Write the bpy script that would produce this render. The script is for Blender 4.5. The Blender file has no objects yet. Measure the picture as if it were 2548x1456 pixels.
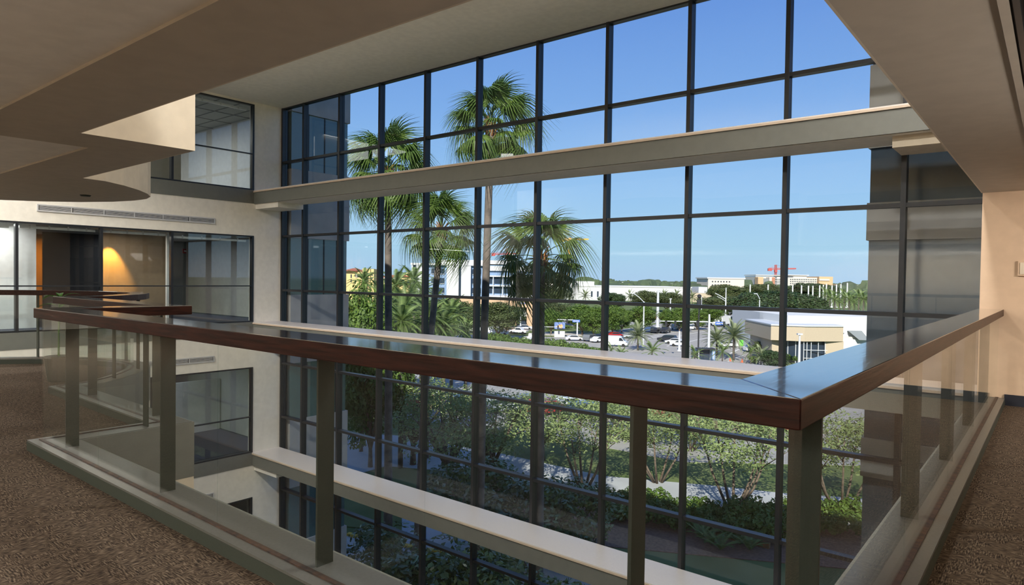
import bpy, math, random
from mathutils import Vector, Matrix
random.seed(7)
PI = math.pi
sc = bpy.context.scene
COL = sc.collection

# ------------------------------------------------------------------ camera
F = 1668.55; YAW, PIT, ROL = [math.radians(a) for a in (39.0964, 1.2333, 0.8006)]; CH = 1.3502
FW = Vector((-math.sin(YAW)*math.cos(PIT), math.cos(YAW)*math.cos(PIT), -math.sin(PIT)))
R0 = Vector((math.cos(YAW), math.sin(YAW), 0)); U0 = R0.cross(FW)
RT = R0*math.cos(ROL) + U0*math.sin(ROL); UP = U0*math.cos(ROL) - R0*math.sin(ROL)
cam_d = bpy.data.cameras.new('camera'); cam = bpy.data.objects.new('camera', cam_d); COL.objects.link(cam)
cam_d.sensor_width = 36; cam_d.lens = 36*F/2548; cam_d.clip_start = .05; cam_d.clip_end = 9000
m3 = Matrix((RT, UP, -FW)).transposed()
cam.matrix_world = Matrix.Translation((0, 0, CH)) @ m3.to_4x4()
sc.camera = cam

# ------------------------------------------------------------------ world, sun, exposure
w = bpy.data.worlds.new('sky'); sc.world = w; w.use_nodes = True
nt = w.node_tree; nt.nodes.clear()
out = nt.nodes.new('ShaderNodeOutputWorld'); bg = nt.nodes.new('ShaderNodeBackground')
tc = nt.nodes.new('ShaderNodeTexCoord'); sep = nt.nodes.new('ShaderNodeSeparateXYZ'); rp = nt.nodes.new('ShaderNodeValToRGB')
nt.links.new(tc.outputs['Generated'], sep.inputs[0]); nt.links.new(sep.outputs['Z'], rp.inputs[0])
el = rp.color_ramp.elements
el[0].position = 0.0; el[0].color = (.42, .60, .80, 1)
el[1].position = 1.0; el[1].color = (.05, .13, .42, 1)
for p, c in ((.045, (.40, .63, .80)), (.13, (.32, .55, .84)), (.24, (.21, .41, .78)), (.38, (.135, .29, .69))):
    e = el.new(p); e.color = (*c, 1)
mp = nt.nodes.new('ShaderNodeMapping'); mp.inputs['Scale'].default_value = (3, 3, 14)
ns = nt.nodes.new('ShaderNodeTexNoise'); ns.inputs['Scale'].default_value = 2.2; ns.inputs['Detail'].default_value = 5
cr = nt.nodes.new('ShaderNodeValToRGB'); cr.color_ramp.elements[0].position = .58; cr.color_ramp.elements[1].position = .8
mx = nt.nodes.new('ShaderNodeMix'); mx.data_type = 'RGBA'; mx.inputs['B'].default_value = (.58, .66, .82, 1)
mm = nt.nodes.new('ShaderNodeMath'); mm.operation = 'MULTIPLY'; mm.inputs[1].default_value = .55
nt.links.new(tc.outputs['Generated'], mp.inputs[0]); nt.links.new(mp.outputs[0], ns.inputs['Vector'])
fr_ = nt.nodes.new('ShaderNodeMapRange'); fr_.inputs[1].default_value = .09; fr_.inputs[2].default_value = .03; fr_.inputs[3].default_value = 0; fr_.inputs[4].default_value = .22
nt.links.new(sep.outputs['Z'], fr_.inputs[0]); nt.links.new(fr_.outputs[0], mm.inputs[1])
nt.links.new(ns.outputs['Fac'], cr.inputs[0]); nt.links.new(cr.outputs[0], mm.inputs[0]); nt.links.new(mm.outputs[0], mx.inputs['Factor'])
nt.links.new(rp.outputs[0], mx.inputs['A']); nt.links.new(mx.outputs['Result'], bg.inputs[0])
bg.inputs[1].default_value = .78; nt.links.new(bg.outputs[0], out.inputs[0])

sd = bpy.data.lights.new('sun', 'SUN'); sd.energy = 5.1; sd.angle = math.radians(.6); sd.color = (1, .93, .82)
sun = bpy.data.objects.new('sun', sd); COL.objects.link(sun)
sun.rotation_euler = Vector((-.42, .80, -.62)).to_track_quat('-Z', 'Y').to_euler()

def area(name, loc, size, power, color=(1, .9, .78), direction=(0, 0, -1), sy=None):
    d = bpy.data.lights.new(name, 'AREA'); d.energy = power; d.color = color; d.shape = 'RECTANGLE'
    d.size = size; d.size_y = sy or size
    o = bpy.data.objects.new(name, d); COL.objects.link(o); o.location = loc
    o.rotation_euler = Vector(direction).to_track_quat('-Z', 'Y').to_euler(); return o
# added unseen fill lights for atrium, balcony and corridor, then office room lights
for lx, ly, le in ((-1.15, 5.2, 750), (-1.15, 8.2, 420), (-4, 1.0, 700), (-8, 1.0, 900), (-12, 1.0, 1200), (-15.5, 1.0, 1200), (-17.5, 2.0, 500)):
    d_ = bpy.data.lights.new('atrium_fill_spot', 'SPOT'); d_.energy = le; d_.color = (1, .97, .92); d_.spot_size = math.radians(165); d_.spot_blend = .5; d_.shadow_soft_size = .25  # added fill, placed where the window does not mirror it
    o_ = bpy.data.objects.new('atrium_fill_spot', d_); COL.objects.link(o_); o_.location = (lx, ly, 6.33)
area('balcony_fill_light', (-3.2, -2.2, 2.38), 8, 230, (1, .96, .90), direction=(0, -.14, -1), sy=3)  # added fill behind the camera
area('corridor_fill_light', (2.4, 7.4, 2.38), 1.4, 190, (1, .90, .80), direction=(-.2, .9, -1), sy=1.0)  # added wash to brighten the peach wall
area('balcony_fill_light', (-12, -.5, 2.38), 5, 170, (1, .96, .90), direction=(0, -.14, -1), sy=3)  # added fill for the far left balcony
area('balcony_fill_uplight', (-3.5, -4.2, 1.2), 7, 520, (1, .95, .88), direction=(0, -.22, 1), sy=.6)  # added upward fill to brighten ceiling and soffit
area('balcony_fill_uplight', (-12.5, -1.6, 1.2), 4, 200, (1, .90, .78), direction=(0, -.22, 1), sy=.5)  # added upward fill for the left ceiling
area('corridor_fill_uplight', (2.8, 3.6, .9), 1.2, 150, (1, .92, .84), direction=(.15, -.25, 1), sy=4)  # added upward fill for the right soffit
area('office_room_light', (-22, 7, 6.28), 4, 190, (1, .97, .9))
area('office_room_light', (-21.5, 8.9, 2.40), 2, 16, (.9, .95, 1))
area('office_room_light', (-19.4, 7.3, 2.40), .5, 10, (1, .9, .8), sy=1.4)  # added to lift the tan wall, no fixture here
area('office_room_light', (-18.95, 3.6, 2.44), .3, 45, (1, .95, .9), sy=2.6)  # added to brighten the white wall behind the glass
area('office_room_light', (-21.5, 8.5, -1.46), 3, 22, (.85, .93, 1))

vs = sc.view_settings
vs.view_transform = 'Standard'; vs.look = 'None'; vs.gamma = 1; vs.use_curve_mapping = False; vs.exposure = 0.52
sc.cycles.max_bounces = 14; sc.cycles.transparent_max_bounces = 24; sc.cycles.glossy_bounces = 4; sc.cycles.diffuse_bounces = 5
sc.cycles.caustics_reflective = False; sc.cycles.caustics_refractive = False
sc.cycles.sample_clamp_indirect = 4.0
sc.cycles.use_denoising = True

# ------------------------------------------------------------------ helpers
G = -14.4                                     # ground level outside
def ray(u, v): return RT*((u-1274)/F) - UP*((v-728)/F) + FW
def at(u, v, dep): return Vector((0, 0, CH)) + ray(u, v)*dep
def gp(u, v, z=G):
    d = ray(u, v); return Vector((0, 0, CH)) + d*((z-CH)/d.z)
def onx(u, v, x):
    d = ray(u, v); return Vector((0, 0, CH)) + d*(x/d.x)
VIEW = YAW                                    # angle of the photograph's rightward direction on the ground

class MB:
    def __init__(s): s.v = []; s.f = []; s.m = []; s.i = 0
    def add(s, vs_, fs):
        n = len(s.v); s.v += [tuple(p) for p in vs_]
        for f in fs: s.f.append(tuple(a+n for a in f)); s.m.append(s.i)
        return s
    def box(s, x0, x1, y0, y1, z0, z1):
        return s.add([(x0,y0,z0),(x1,y0,z0),(x1,y1,z0),(x0,y1,z0),(x0,y0,z1),(x1,y0,z1),(x1,y1,z1),(x0,y1,z1)],
                     [(0,3,2,1),(4,5,6,7),(0,1,5,4),(1,2,6,5),(2,3,7,6),(3,0,4,7)])
    def prism(s, poly, z0, z1):
        n = len(poly); a = sum(poly[i][0]*poly[(i+1)%n][1]-poly[(i+1)%n][0]*poly[i][1] for i in range(n))
        if a < 0: poly = poly[::-1]
        return s.add([(p[0],p[1],z0) for p in poly]+[(p[0],p[1],z1) for p in poly],
                     [tuple(range(n-1,-1,-1)), tuple(range(n,2*n))]+[(i,(i+1)%n,n+(i+1)%n,n+i) for i in range(n)])
    def side(s, prof, y0, y1):                # profile in x,z extruded along y
        n = len(prof); a = sum(prof[i][0]*prof[(i+1)%n][1]-prof[(i+1)%n][0]*prof[i][1] for i in range(n))
        if a < 0: prof = prof[::-1]
        return s.add([(p[0],y0,p[1]) for p in prof]+[(p[0],y1,p[1]) for p in prof],
                     [tuple(range(n)), tuple(range(2*n-1,n-1,-1))]+[(i,n+i,n+(i+1)%n,(i+1)%n) for i in range(n)])
    def tube(s, pts, rad, n=8):
        pts = [Vector(p) for p in pts]; k = len(pts)
        if not isinstance(rad, (list, tuple)): rad = [rad]*k
        vv = []; ff = []
        for j, p in enumerate(pts):
            t = (pts[min(j+1,k-1)]-pts[max(j-1,0)]).normalized()
            a = t.orthogonal() if abs(t.z) < .9 else Vector((1,0,0)) - t*t.x
            a.normalize(); b = t.cross(a)
            vv += [p+(a*math.cos(2*PI*q/n)+b*math.sin(2*PI*q/n))*rad[j] for q in range(n)]
        for j in range(k-1):
            for q in range(n): ff.append((j*n+q, j*n+(q+1)%n, (j+1)*n+(q+1)%n, (j+1)*n+q))
        ff += [tuple(range(n-1,-1,-1)), tuple(range((k-1)*n, k*n))]
        return s.add(vv, ff)
    def build(s, name, mats, parent=None, smooth=False, label=None, world=False, stuff=False):
        me = bpy.data.meshes.new(name); v = s.v
        if world and parent is not None:
            l = parent.location; v = [(a-l.x, b-l.y, c-l.z) for a, b, c in v]
        me.from_pydata(v, [], s.f)
        if not isinstance(mats, (list, tuple)): mats = [mats]
        for m in mats: me.materials.append(m)
        me.polygons.foreach_set('material_index', s.m)
        if smooth: me.polygons.foreach_set('use_smooth', [True]*len(s.f))
        me.update()
        o = bpy.data.objects.new(name, me); COL.objects.link(o)
        if parent is not None: o.parent = parent
        if label: o['label'] = label
        if stuff: o['kind'] = 'stuff'
        return o
def box(*a): return MB().box(*a)
def tag(o, label, cat, group=None):
    o['label'] = label; o['category'] = cat
    if group: o['group'] = group
    return o
def thing(name, label, cat, loc=(0,0,0), rz=0, group=None):
    o = bpy.data.objects.new(name, None); COL.objects.link(o); o.location = loc; o.rotation_euler = (0,0,rz)
    o.empty_display_size = .2
    return tag(o, label, cat, group)
def struct(name, obj_or_none=None, loc=(0,0,0)):
    o = obj_or_none
    if o is None:
        o = bpy.data.objects.new(name, None); COL.objects.link(o); o.location = loc
    o['kind'] = 'structure'; return o
def swall(name, mb, mat): return struct(name, mb.build(name, mat))
def dup(root, loc, rz=0, scale=1, label=None, group=None):
    r = root.copy(); COL.objects.link(r); r.location = loc; r.rotation_euler = (0,0,rz)
    r.scale = scale if isinstance(scale, (tuple, list)) else (scale,)*3
    if label: r['label'] = label
    if group: r['group'] = group
    for ch in root.children:
        c = ch.copy(); COL.objects.link(c); c.parent = r
        for g in ch.children:
            d = g.copy(); COL.objects.link(d); d.parent = c
    return r

# ------------------------------------------------------------------ materials
def mat(name, col, rough=.6, col2=None, scale=8, bump=0, bscale=60, metal=0, spec=.5, detail=3, coat=0, stretch=None, trans=0):
    m = bpy.data.materials.new(name); m.use_nodes = True; t = m.node_tree; b = t.nodes['Principled BSDF']
    b.inputs['Base Color'].default_value = (*col, 1); b.inputs['Roughness'].default_value = rough
    b.inputs['Metallic'].default_value = metal; b.inputs['Specular IOR Level'].default_value = spec
    if coat: b.inputs['Coat Weight'].default_value = coat; b.inputs['Coat Roughness'].default_value = .06
    co = t.nodes.new('ShaderNodeTexCoord'); src = co.outputs['Object']
    if stretch:
        q = t.nodes.new('ShaderNodeMapping'); q.inputs['Scale'].default_value = stretch
        t.links.new(src, q.inputs[0]); src = q.outputs[0]
    if col2 is None: col2 = tuple(c*.93 for c in col)
    n = t.nodes.new('ShaderNodeTexNoise'); n.inputs['Scale'].default_value = scale; n.inputs['Detail'].default_value = detail
    r = t.nodes.new('ShaderNodeValToRGB'); r.color_ramp.elements[0].position = .35; r.color_ramp.elements[1].position = .65
    r.color_ramp.elements[0].color = (*col, 1); r.color_ramp.elements[1].color = (*col2, 1)
    t.links.new(src, n.inputs['Vector']); t.links.new(n.outputs['Fac'], r.inputs[0]); t.links.new(r.outputs[0], b.inputs['Base Color'])
    if bump:
        n2 = t.nodes.new('ShaderNodeTexNoise'); n2.inputs['Scale'].default_value = bscale; n2.inputs['Detail'].default_value = 3
        bp = t.nodes.new('ShaderNodeBump'); bp.inputs['Strength'].default_value = bump; bp.inputs['Distance'].default_value = .02
        t.links.new(src, n2.inputs['Vector']); t.links.new(n2.outputs['Fac'], bp.inputs['Height']); t.links.new(bp.outputs[0], b.inputs['Normal'])
    if trans:
        tr = t.nodes.new('ShaderNodeBsdfTranslucent'); ms = t.nodes.new('ShaderNodeMixShader'); ms.inputs[0].default_value = trans
        t.links.new(r.outputs[0], tr.inputs[0]); t.links.new(b.outputs[0], ms.inputs[1]); t.links.new(tr.outputs[0], ms.inputs[2])
        t.links.new(ms.outputs[0], t.nodes['Material Output'].inputs[0])
    return m
def glass(name, tint, f0=.04, rough=0.0, gain=.9):
    m = bpy.data.materials.new(name); m.use_nodes = True; t = m.node_tree; t.nodes.clear()
    o = t.nodes.new('ShaderNodeOutputMaterial'); ms = t.nodes.new('ShaderNodeMixShader')
    tr = t.nodes.new('ShaderNodeBsdfTransparent'); tr.inputs[0].default_value = (*tint, 1)
    gl = t.nodes.new('ShaderNodeBsdfGlossy'); gl.inputs['Roughness'].default_value = rough; gl.inputs['Color'].default_value = (1,1,1,1)
    ge = t.nodes.new('ShaderNodeNewGeometry'); d = t.nodes.new('ShaderNodeVectorMath'); d.operation = 'DOT_PRODUCT'
    t.links.new(ge.outputs['Incoming'], d.inputs[0]); t.links.new(ge.outputs['Normal'], d.inputs[1])
    src = d.outputs['Value']
    for op, a, bb in (('ABSOLUTE', None, None), ('SUBTRACT', 1, 'x'), ('POWER', 'x', 5), ('MULTIPLY', 'x', gain), ('ADD', 'x', f0)):
        q = t.nodes.new('ShaderNodeMath'); q.operation = op
        if op == 'ABSOLUTE': t.links.new(src, q.inputs[0])
        elif a == 1: q.inputs[0].default_value = 1; t.links.new(src, q.inputs[1])
        else: t.links.new(src, q.inputs[0]); q.inputs[1].default_value = bb
        src = q.outputs[0]
    t.links.new(src, ms.inputs[0]); t.links.new(tr.outputs[0], ms.inputs[1]); t.links.new(gl.outputs[0], ms.inputs[2])
    t.links.new(ms.outputs[0], o.inputs[0]); return m
def emis(name, col, s):
    m = bpy.data.materials.new(name); m.use_nodes = True; b = m.node_tree.nodes['Principled BSDF']
    b.inputs['Base Color'].default_value = (*col, 1); b.inputs['Emission Color'].default_value = (*col, 1); b.inputs['Emission Strength'].default_value = s
    return m
def wood_mat():
    m = mat('mahogany', (.013, .0042, .003), .13, (.038, .011, .007), 3.0, .07, 5, coat=1.0, stretch=(1, 1, 1), detail=2, spec=.16)
    t = m.node_tree; b = t.nodes['Principled BSDF'];  b.inputs['Coat IOR'].default_value = 1.45; b.inputs['Coat Weight'].default_value = 0; b.inputs['Roughness'].default_value = .42
    r = [n for n in t.nodes if n.type == 'VALTORGB'][0]
    nz = [n for n in t.nodes if n.type == 'TEX_NOISE' and n.outputs['Fac'].links and n.outputs['Fac'].links[0].to_node == r][0]
    nz.inputs['Scale'].default_value = 9; nz.inputs['Detail'].default_value = 6; nz.inputs['Distortion'].default_value = .4
    return m
def wood_dir(axis):
    m = wood_mat(); m.name = 'mahogany_grain_' + axis
    t = m.node_tree; q = [n for n in t.nodes if n.type == 'MAPPING'][0]
    q.inputs['Scale'].default_value = (.7, 9, 9) if axis == 'x' else (9, .7, 9)
    return m
def carpet():
    m = bpy.data.materials.new('carpet'); m.use_nodes = True; t = m.node_tree; b = t.nodes['Principled BSDF']; b.inputs['Roughness'].default_value = .95
    b.inputs['Specular IOR Level'].default_value = .1
    co = t.nodes.new('ShaderNodeTexCoord'); cols = []
    for sc_ in ((26, 150, 1), (150, 26, 1)):
        q = t.nodes.new('ShaderNodeMapping'); q.inputs['Scale'].default_value = sc_; q.inputs['Rotation'].default_value = (0, 0, .04)
        n = t.nodes.new('ShaderNodeTexNoise'); n.inputs['Scale'].default_value = 1; n.inputs['Detail'].default_value = 3
        t.links.new(co.outputs['Object'], q.inputs[0]); t.links.new(q.outputs[0], n.inputs['Vector']); cols.append(n.outputs['Fac'])
    ch = t.nodes.new('ShaderNodeTexChecker'); ch.inputs['Scale'].default_value = 7
    ch2 = t.nodes.new('ShaderNodeTexNoise'); ch2.inputs['Scale'].default_value = 9
    gt = t.nodes.new('ShaderNodeMath'); gt.operation = 'GREATER_THAN'; gt.inputs[1].default_value = .5
    t.links.new(co.outputs['Object'], ch2.inputs['Vector']); t.links.new(ch2.outputs['Fac'], gt.inputs[0])
    mxn = t.nodes.new('ShaderNodeMix'); mxn.data_type = 'FLOAT'
    t.links.new(gt.outputs[0], mxn.inputs[0]); t.links.new(cols[0], mxn.inputs[2]); t.links.new(cols[1], mxn.inputs[3])
    r = t.nodes.new('ShaderNodeValToRGB'); e = r.color_ramp.elements
    e[0].position = .33; e[0].color = (.018, .014, .012, 1); e[1].position = .68; e[1].color = (.20, .155, .112, 1)
    k = e.new(.50); k.color = (.075, .054, .038, 1)
    t.links.new(mxn.outputs[0], r.inputs[0]); t.links.new(r.outputs[0], b.inputs['Base Color'])
    bp = t.nodes.new('ShaderNodeBump'); bp.inputs['Strength'].default_value = .5; bp.inputs['Distance'].default_value = .01
    t.links.new(mxn.outputs[0], bp.inputs['Height']); t.links.new(bp.outputs[0], b.inputs['Normal'])
    return m

M = {}
M['beige'] = mat('beige_paint', (.66, .58, .46), .8, bump=.06, bscale=250)
M['cream'] = mat('cream_paint', (.80, .76, .68), .8, bump=.05, bscale=250)
M['peach'] = mat('peach_paint', (.60, .44, .31), .8, bump=.06, bscale=250)
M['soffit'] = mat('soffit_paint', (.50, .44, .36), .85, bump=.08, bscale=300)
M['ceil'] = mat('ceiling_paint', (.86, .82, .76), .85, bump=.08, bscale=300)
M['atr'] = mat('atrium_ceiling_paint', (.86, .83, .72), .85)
M['grey'] = mat('sage_grey_paint', (.155, .16, .142), .55, bump=.04, bscale=200)
M['greyd'] = mat('dark_sage_metal', (.036, .044, .035), .5, (.042, .050, .040), 300, spec=.25, bump=.08, bscale=400)
M['curb'] = mat('curb_laminate', (.085, .086, .078), .35, (.10, .10, .092), 60, stretch=(1, 1, 1), coat=.15)
M['ledge'] = mat('ledge_laminate', (.66, .61, .58), .4, (.70, .65, .61), 30)
M['nosing'] = mat('ledge_nosing', (.60, .48, .37), .5)
M['mull'] = mat('bronze_mullion', (.020, .023, .028), .38, metal=.2)
M['gasket'] = mat('black_rubber', (.012, .009, .008), .5, (.07, .035, .02), 30, stretch=(1, 1, 1))
M['woodx'] = None
M['winglass'] = glass('window_glass', (.955, .975, .985), .022)
M['railglass'] = glass('railing_glass', (.965, .98, .972), .022, gain=.6)
M['offglass'] = glass('office_glass', (.90, .935, .94), .05)
M['carpet'] = carpet()
M['navy'] = mat('navy_carpet', (.035, .045, .075), .95)
M['base'] = mat('black_baseboard', (.012, .015, .026), .5)
M['white'] = mat('white_paint', (.78, .78, .76), .6)
M['whiteg'] = mat('white_gloss', (.80, .80, .80), .3)
M['alu'] = mat('aluminium', (.62, .62, .63), .45, metal=.3)
M['dark'] = mat('dark_recess', (.012, .012, .012), .8)
M['tile'] = mat('ceiling_tile', (.50, .53, .50), .9, bump=.3, bscale=120)
M['orange'] = mat('orange_wall', (.62, .25, .03), .8)
M['tan'] = mat('tan_wall', (.42, .30, .19), .8)
M['charcoal'] = mat('charcoal_wall', (.055, .052, .055), .8)
M['greywall'] = mat('grey_wall', (.22, .24, .24), .8)
M['red'] = mat('red_plastic', (.35, .02, .02), .4)
M['leafp'] = mat('houseplant_leaf', (.06, .20, .03), .45, (.12, .30, .05), trans=.2)
for a in 'xy':
    m_ = wood_mat(); t_ = m_.node_tree
    q_ = [n for n in t_.nodes if n.type == 'MAPPING'][0]; q_.inputs['Scale'].default_value = (.6, 8, 8) if a == 'x' else (8, .6, 8)
    M['wood'+a] = m_
    m_ = m_.copy(); m_.name = 'glare_rail_top_'+a; M['top'+a] = m_; b_ = m_.node_tree.nodes['Principled BSDF']
    b_.inputs['Specular IOR Level'].default_value = 1; b_.inputs['Coat IOR'].default_value = 4.0; b_.inputs['Coat Weight'].default_value = 1; b_.inputs['Coat Roughness'].default_value = .07; b_.inputs['IOR'].default_value = 2.6; b_.inputs['Roughness'].default_value = .16  # reflectance raised on the top face only, to carry the sky glare

# ------------------------------------------------------------------ interior: plan of the balcony edge (void side)
H = 3.883; FZ = -.03
CUR = [(-8.64,2.84),(-8.70,3.10),(-8.92,3.38),(-9.25,3.69),(-9.58,3.93),(-9.90,4.10),(-10.25,4.19),(-10.65,4.18),(-11.10,4.06),(-11.60,3.80),(-12.05,3.42),(-12.38,2.98),(-12.62,2.45),(-12.75,1.8),(-12.8,1.0)]
V = [(-.70,9.54),(-.70,1.91),(-5.87,1.91),(-5.87,2.79)] + CUR + [(-12.8,.2),(-18.44,.2)]
def offset(path, d):                          # offset to the left of travel (the floor side), mitred
    n = len(path); res = []
    for i in range(n):
        p = Vector(path[i]); ds = []
        if i > 0: ds.append((p-Vector(path[i-1])).normalized())
        if i < n-1: ds.append((Vector(path[i+1])-p).normalized())
        ns_ = [Vector((-a.y, a.x)) for a in ds]; s = sum(ns_, Vector((0,0)))/len(ns_)
        res.append(tuple(p + s*(d/max(s.length_squared, .2))))
    return res
def ribbon(path, i0, i1, a, b, z0, z1, top=False):
    A = offset(path, a)[i0:i1+1]; B = offset(path, b)[i0:i1+1]
    mb = MB(); n = len(A); vv = []
    for p, q in zip(A, B): vv += [(p[0],p[1],z0),(q[0],q[1],z0),(q[0],q[1],z1),(p[0],p[1],z1)]
    ff = []
    for i in range(n-1):
        k = 4*i
        for j in range(4): ff.append((k+j, k+4+j, k+4+(j+1)%4, k+(j+1)%4))
    ff += [(0,1,2,3), (4*n-1,4*n-2,4*n-3,4*n-4)]
    mb.add(vv, ff)
    if top:
        for i in range(n-1): mb.m[4*i+2] = 1
    return mb
# floors and ceilings ----------------------------------------------------
outer = [(-18.44,-7.0),(5.2,-7.0),(5.2,9.54)]
poly = V + outer
struct('floor', MB().prism(poly, FZ-.03, FZ).build('floor', M['carpet']))
for k in (0, 1, -1):
    swall('slab', MB().prism(poly, -.43+k*H, FZ-.03+k*H), M['beige'] if k == 1 else M['grey'])  # unseen upper slab made beige to bounce light onto the atrium ceiling
def soffit(k):
    inner = [(-18.44,-.4),(-12.1,-.4),(-12.1,2.19),(-6.5,2.19),(-6.5,1.32),(-.09,1.32),(-.09,9.54)]
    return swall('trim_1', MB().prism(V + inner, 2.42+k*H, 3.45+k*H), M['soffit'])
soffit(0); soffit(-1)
# fascia skin in beige on the void side of the soffit
for k in (0, -1):
    swall('trim_3', ribbon(V, 0, len(V)-1, -.012, 0.0, 2.42+k*H, 3.45+k*H), M['beige'])
    swall('trim_4', ribbon(V, 0, len(V)-1, -.014, 0.0, 3.45+k*H, 3.93+k*H), M['grey'])
swall('ceiling', MB().prism([(-18.44,-.39),(-12.11,-.39),(-12.11,2.2),(-6.49,2.2),(-6.49,1.33),(-.1,1.33),(-.1,9.54),(5.2,9.54),(5.2,-7),(-18.44,-7)], 2.437, 2.60), M['ceil'])
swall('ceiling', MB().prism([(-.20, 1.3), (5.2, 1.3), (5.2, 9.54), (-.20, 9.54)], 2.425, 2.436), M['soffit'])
swall('ceiling', box(-18.46, 5.3, -7.1, 11.6, 6.41, 6.9), M['atr'])
swall('roof', box(-46, 30, -14, 11.7, 6.9, 9.6), M['grey'])  # unseen mass, height set so its shadow covers the near ground
# walls -------------------------------------------------------------------
swall('wall_back', box(-46, 30, -14.3, -7.0, G, 6.9), M['beige'])  # unseen, made deep and full height to block the sun
swall('wall_right', box(5.2, 5.5, -7, 11.6, G, 6.9), M['beige'])
swall('wall_front', box(-.70, 5.2, 9.54, 11.44, -.43, 6.41), M['peach'])
swall('wall_front', box(-.70, 5.2, 9.54, 11.44, G, -.43), M['beige'])
swall('baseboard_front', box(-.44, 5.2, 9.52, 9.54, FZ, .095), M['base'])
swall('baseboard_right', box(5.18, 5.2, -7, 9.5, FZ, .095), M['base'])
swall('floor', box(-18.44, 5.2, -7, 11.5, G-.1, G+.02), M['ceil'])
# left wall with three storeys of office windows
LX = -18.44
mb = MB()
mb.box(LX-.25, LX, 10.56, 11.6, G, 6.41)
mb.box(LX-.25, LX, -7, .2, G, 6.41)
for k in (0, 1, -1, -2):
    mb.box(LX-.25, LX, .2, 10.56, 2.49+(k-1)*H, 3.44+(k-1)*H)
mb.box(LX-.25, LX, .2, 10.56, 6.34, 6.41)
swall('wall_left', mb, M['cream'])
for k in (1, 0, -1):
    swall('trim_5', box(LX-.25, LX+.012, .2, 10.56, 3.44+(k-1)*H, 3.83+(k-1)*H), M['grey'])
YS = [1.3, 3.02, 4.75, 6.50, 8.21]
wn = 2
for k, ztop in ((1, 6.34), (0, 2.49), (-1, 2.49-H), (-2, 2.49-2*H)):
    z0 = -.05+k*H; win = struct('window_%d' % wn, None, (LX, 5, z0)); wn += 1
    ys = [.2] + YS + [10.53]
    for y in ys: box(LX-.10, LX+.02, y-.03, y+.03, z0, ztop).build('mullion', M['mull'], win, world=True)
    for a, b in zip(ys[:-1], ys[1:]):
        box(LX-.09, LX+.015, a+.03, b-.03, z0, z0+.035).build('frame_rail', M['mull'], win, world=True)
        box(LX-.09, LX+.015, a+.03, b-.03, ztop-.04, ztop).build('frame_rail', M['mull'], win, world=True)
        zt = 1.01+k*H
        box(LX-.07, LX+.01, a+.03, b-.03, zt-.015, zt+.015).build('transom', M['mull'], win, world=True)
        box(LX-.045, LX-.035, a+.03, b-.03, z0+.035, zt-.015).build('pane', M['offglass'], win, world=True)
        box(LX-.045, LX-.035, a+.03, b-.03, zt+.015, ztop-.04).build('pane', M['offglass'], win, world=True)
# offices behind the glass
for k in (1, 0, -1, -2):
    z = k*H
    swall('floor', box(-30, LX-.25, .2, 11.6, z-.43, z-.03), M['navy'] if k <= 0 else M['navy'])
swall('wall_left', box(-30.3, -30, -7, 11.6, G, 6.41), M['white'])
swall('wall_left', box(-30, LX-.1, 11.45, 11.6, -8, 6.41), M['white'])
swall('ceiling', box(-30, LX-.12, .2, 11.45, 2.50, 3.4), M['tile'])
swall('ceiling', box(-30, LX-.12, .2, 11.45, 2.50-H, 3.4-H), M['tile'])
swall('ceiling', box(-30, LX-.12, .2, 11.45, 6.36, 6.41), M['tile'])
mb = MB()
for i in range(9): mb.box(-30+i*1.22, -30+i*1.22+.03, .2, 11.45, 6.345, 6.362)
for i in range(18): mb.box(-30, LX-.13, .5+i*.61, .53+i*.61, 6.345, 6.362)
t = struct('trim_11', None, (-24, 6, 6.35))  # tile grid of the upper office ceiling
mb.build('runner', M['greywall'], t, world=True)
for i, (x, y) in enumerate(((-21.6, 7.6), (-21.6, 9.4), (-24.3, 8.4))):
    t = thing('troffer_light', ['louvred ceiling light nearest the glass in the upper left office', 'louvred ceiling light near the window wall in the upper left office', 'louvred ceiling light deeper inside the upper left office'][i], 'ceiling light', (x, y, 6.33))
    box(-.6, .6, -.3, .3, 0, .012).build('housing', M['alu'], t)
    for j in range(6): box(-.55+j*.19, -.40+j*.19, -.25, .25, -.012, -.002).build('louvre', M['white'], t)
# upper office partitions
P_ = thing('office_partition', 'pale grey partition wall inside the upper left office', 'partition', (-25, 8, 3.85))
box(-26.0, -25.9, 6.0, 11.4, 3.85, 6.36).build('panel', M['white'], P_, world=True)
P_ = thing('office_partition', 'short cream wall end behind the upper left glass', 'partition', (-20, 8.5, 3.85))
box(-20.3, -20.1, 7.9, 9.2, 3.85, 6.36).build('panel', M['beige'], P_, world=True)
# middle office: white screen, dark room, orange wall, tan wall and dim grey room
def span(u0, u1, x): return onx(u0, 640, x).y, onx(u1, 640, x).y
def part_wall(name, label, u0, u1, x, m, z0=-.03, z1=2.5, th=.1):
    a, b = span(u0, u1, x); t = thing(name, label, 'partition', (x, (a+b)/2, z0))
    box(x-th, x, a, b, z0, z1).build('panel', m, t, world=True); return t
part_wall('office_partition', 'white wall right behind the glass at the left edge', -60, 90, -19.4, M['whiteg'])
part_wall('office_partition', 'orange painted wall strip beside the white wall', 86, 112, -24.5, M['orange'])
part_wall('office_partition', 'charcoal wall of the dark room behind the glass', 108, 258, -22.8, M['charcoal'])
part_wall('office_partition', 'tan wall under the amber wall washer lamp', 250, 418, -20.3, M['tan'])
part_wall('office_partition', 'narrow white wall end beside the second mullion from the pier', 416, 425, -19.0, M['white'])
part_wall('office_partition', 'dim grey wall of the room beside the cream pier', 424, 600, -24.6, M['greywall'])
part_wall('office_partition', 'dark grey column inside the room beside the cream pier', 520, 536, -23.6, M['charcoal'])
lp = onx(283, 572, -19.95)
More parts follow.
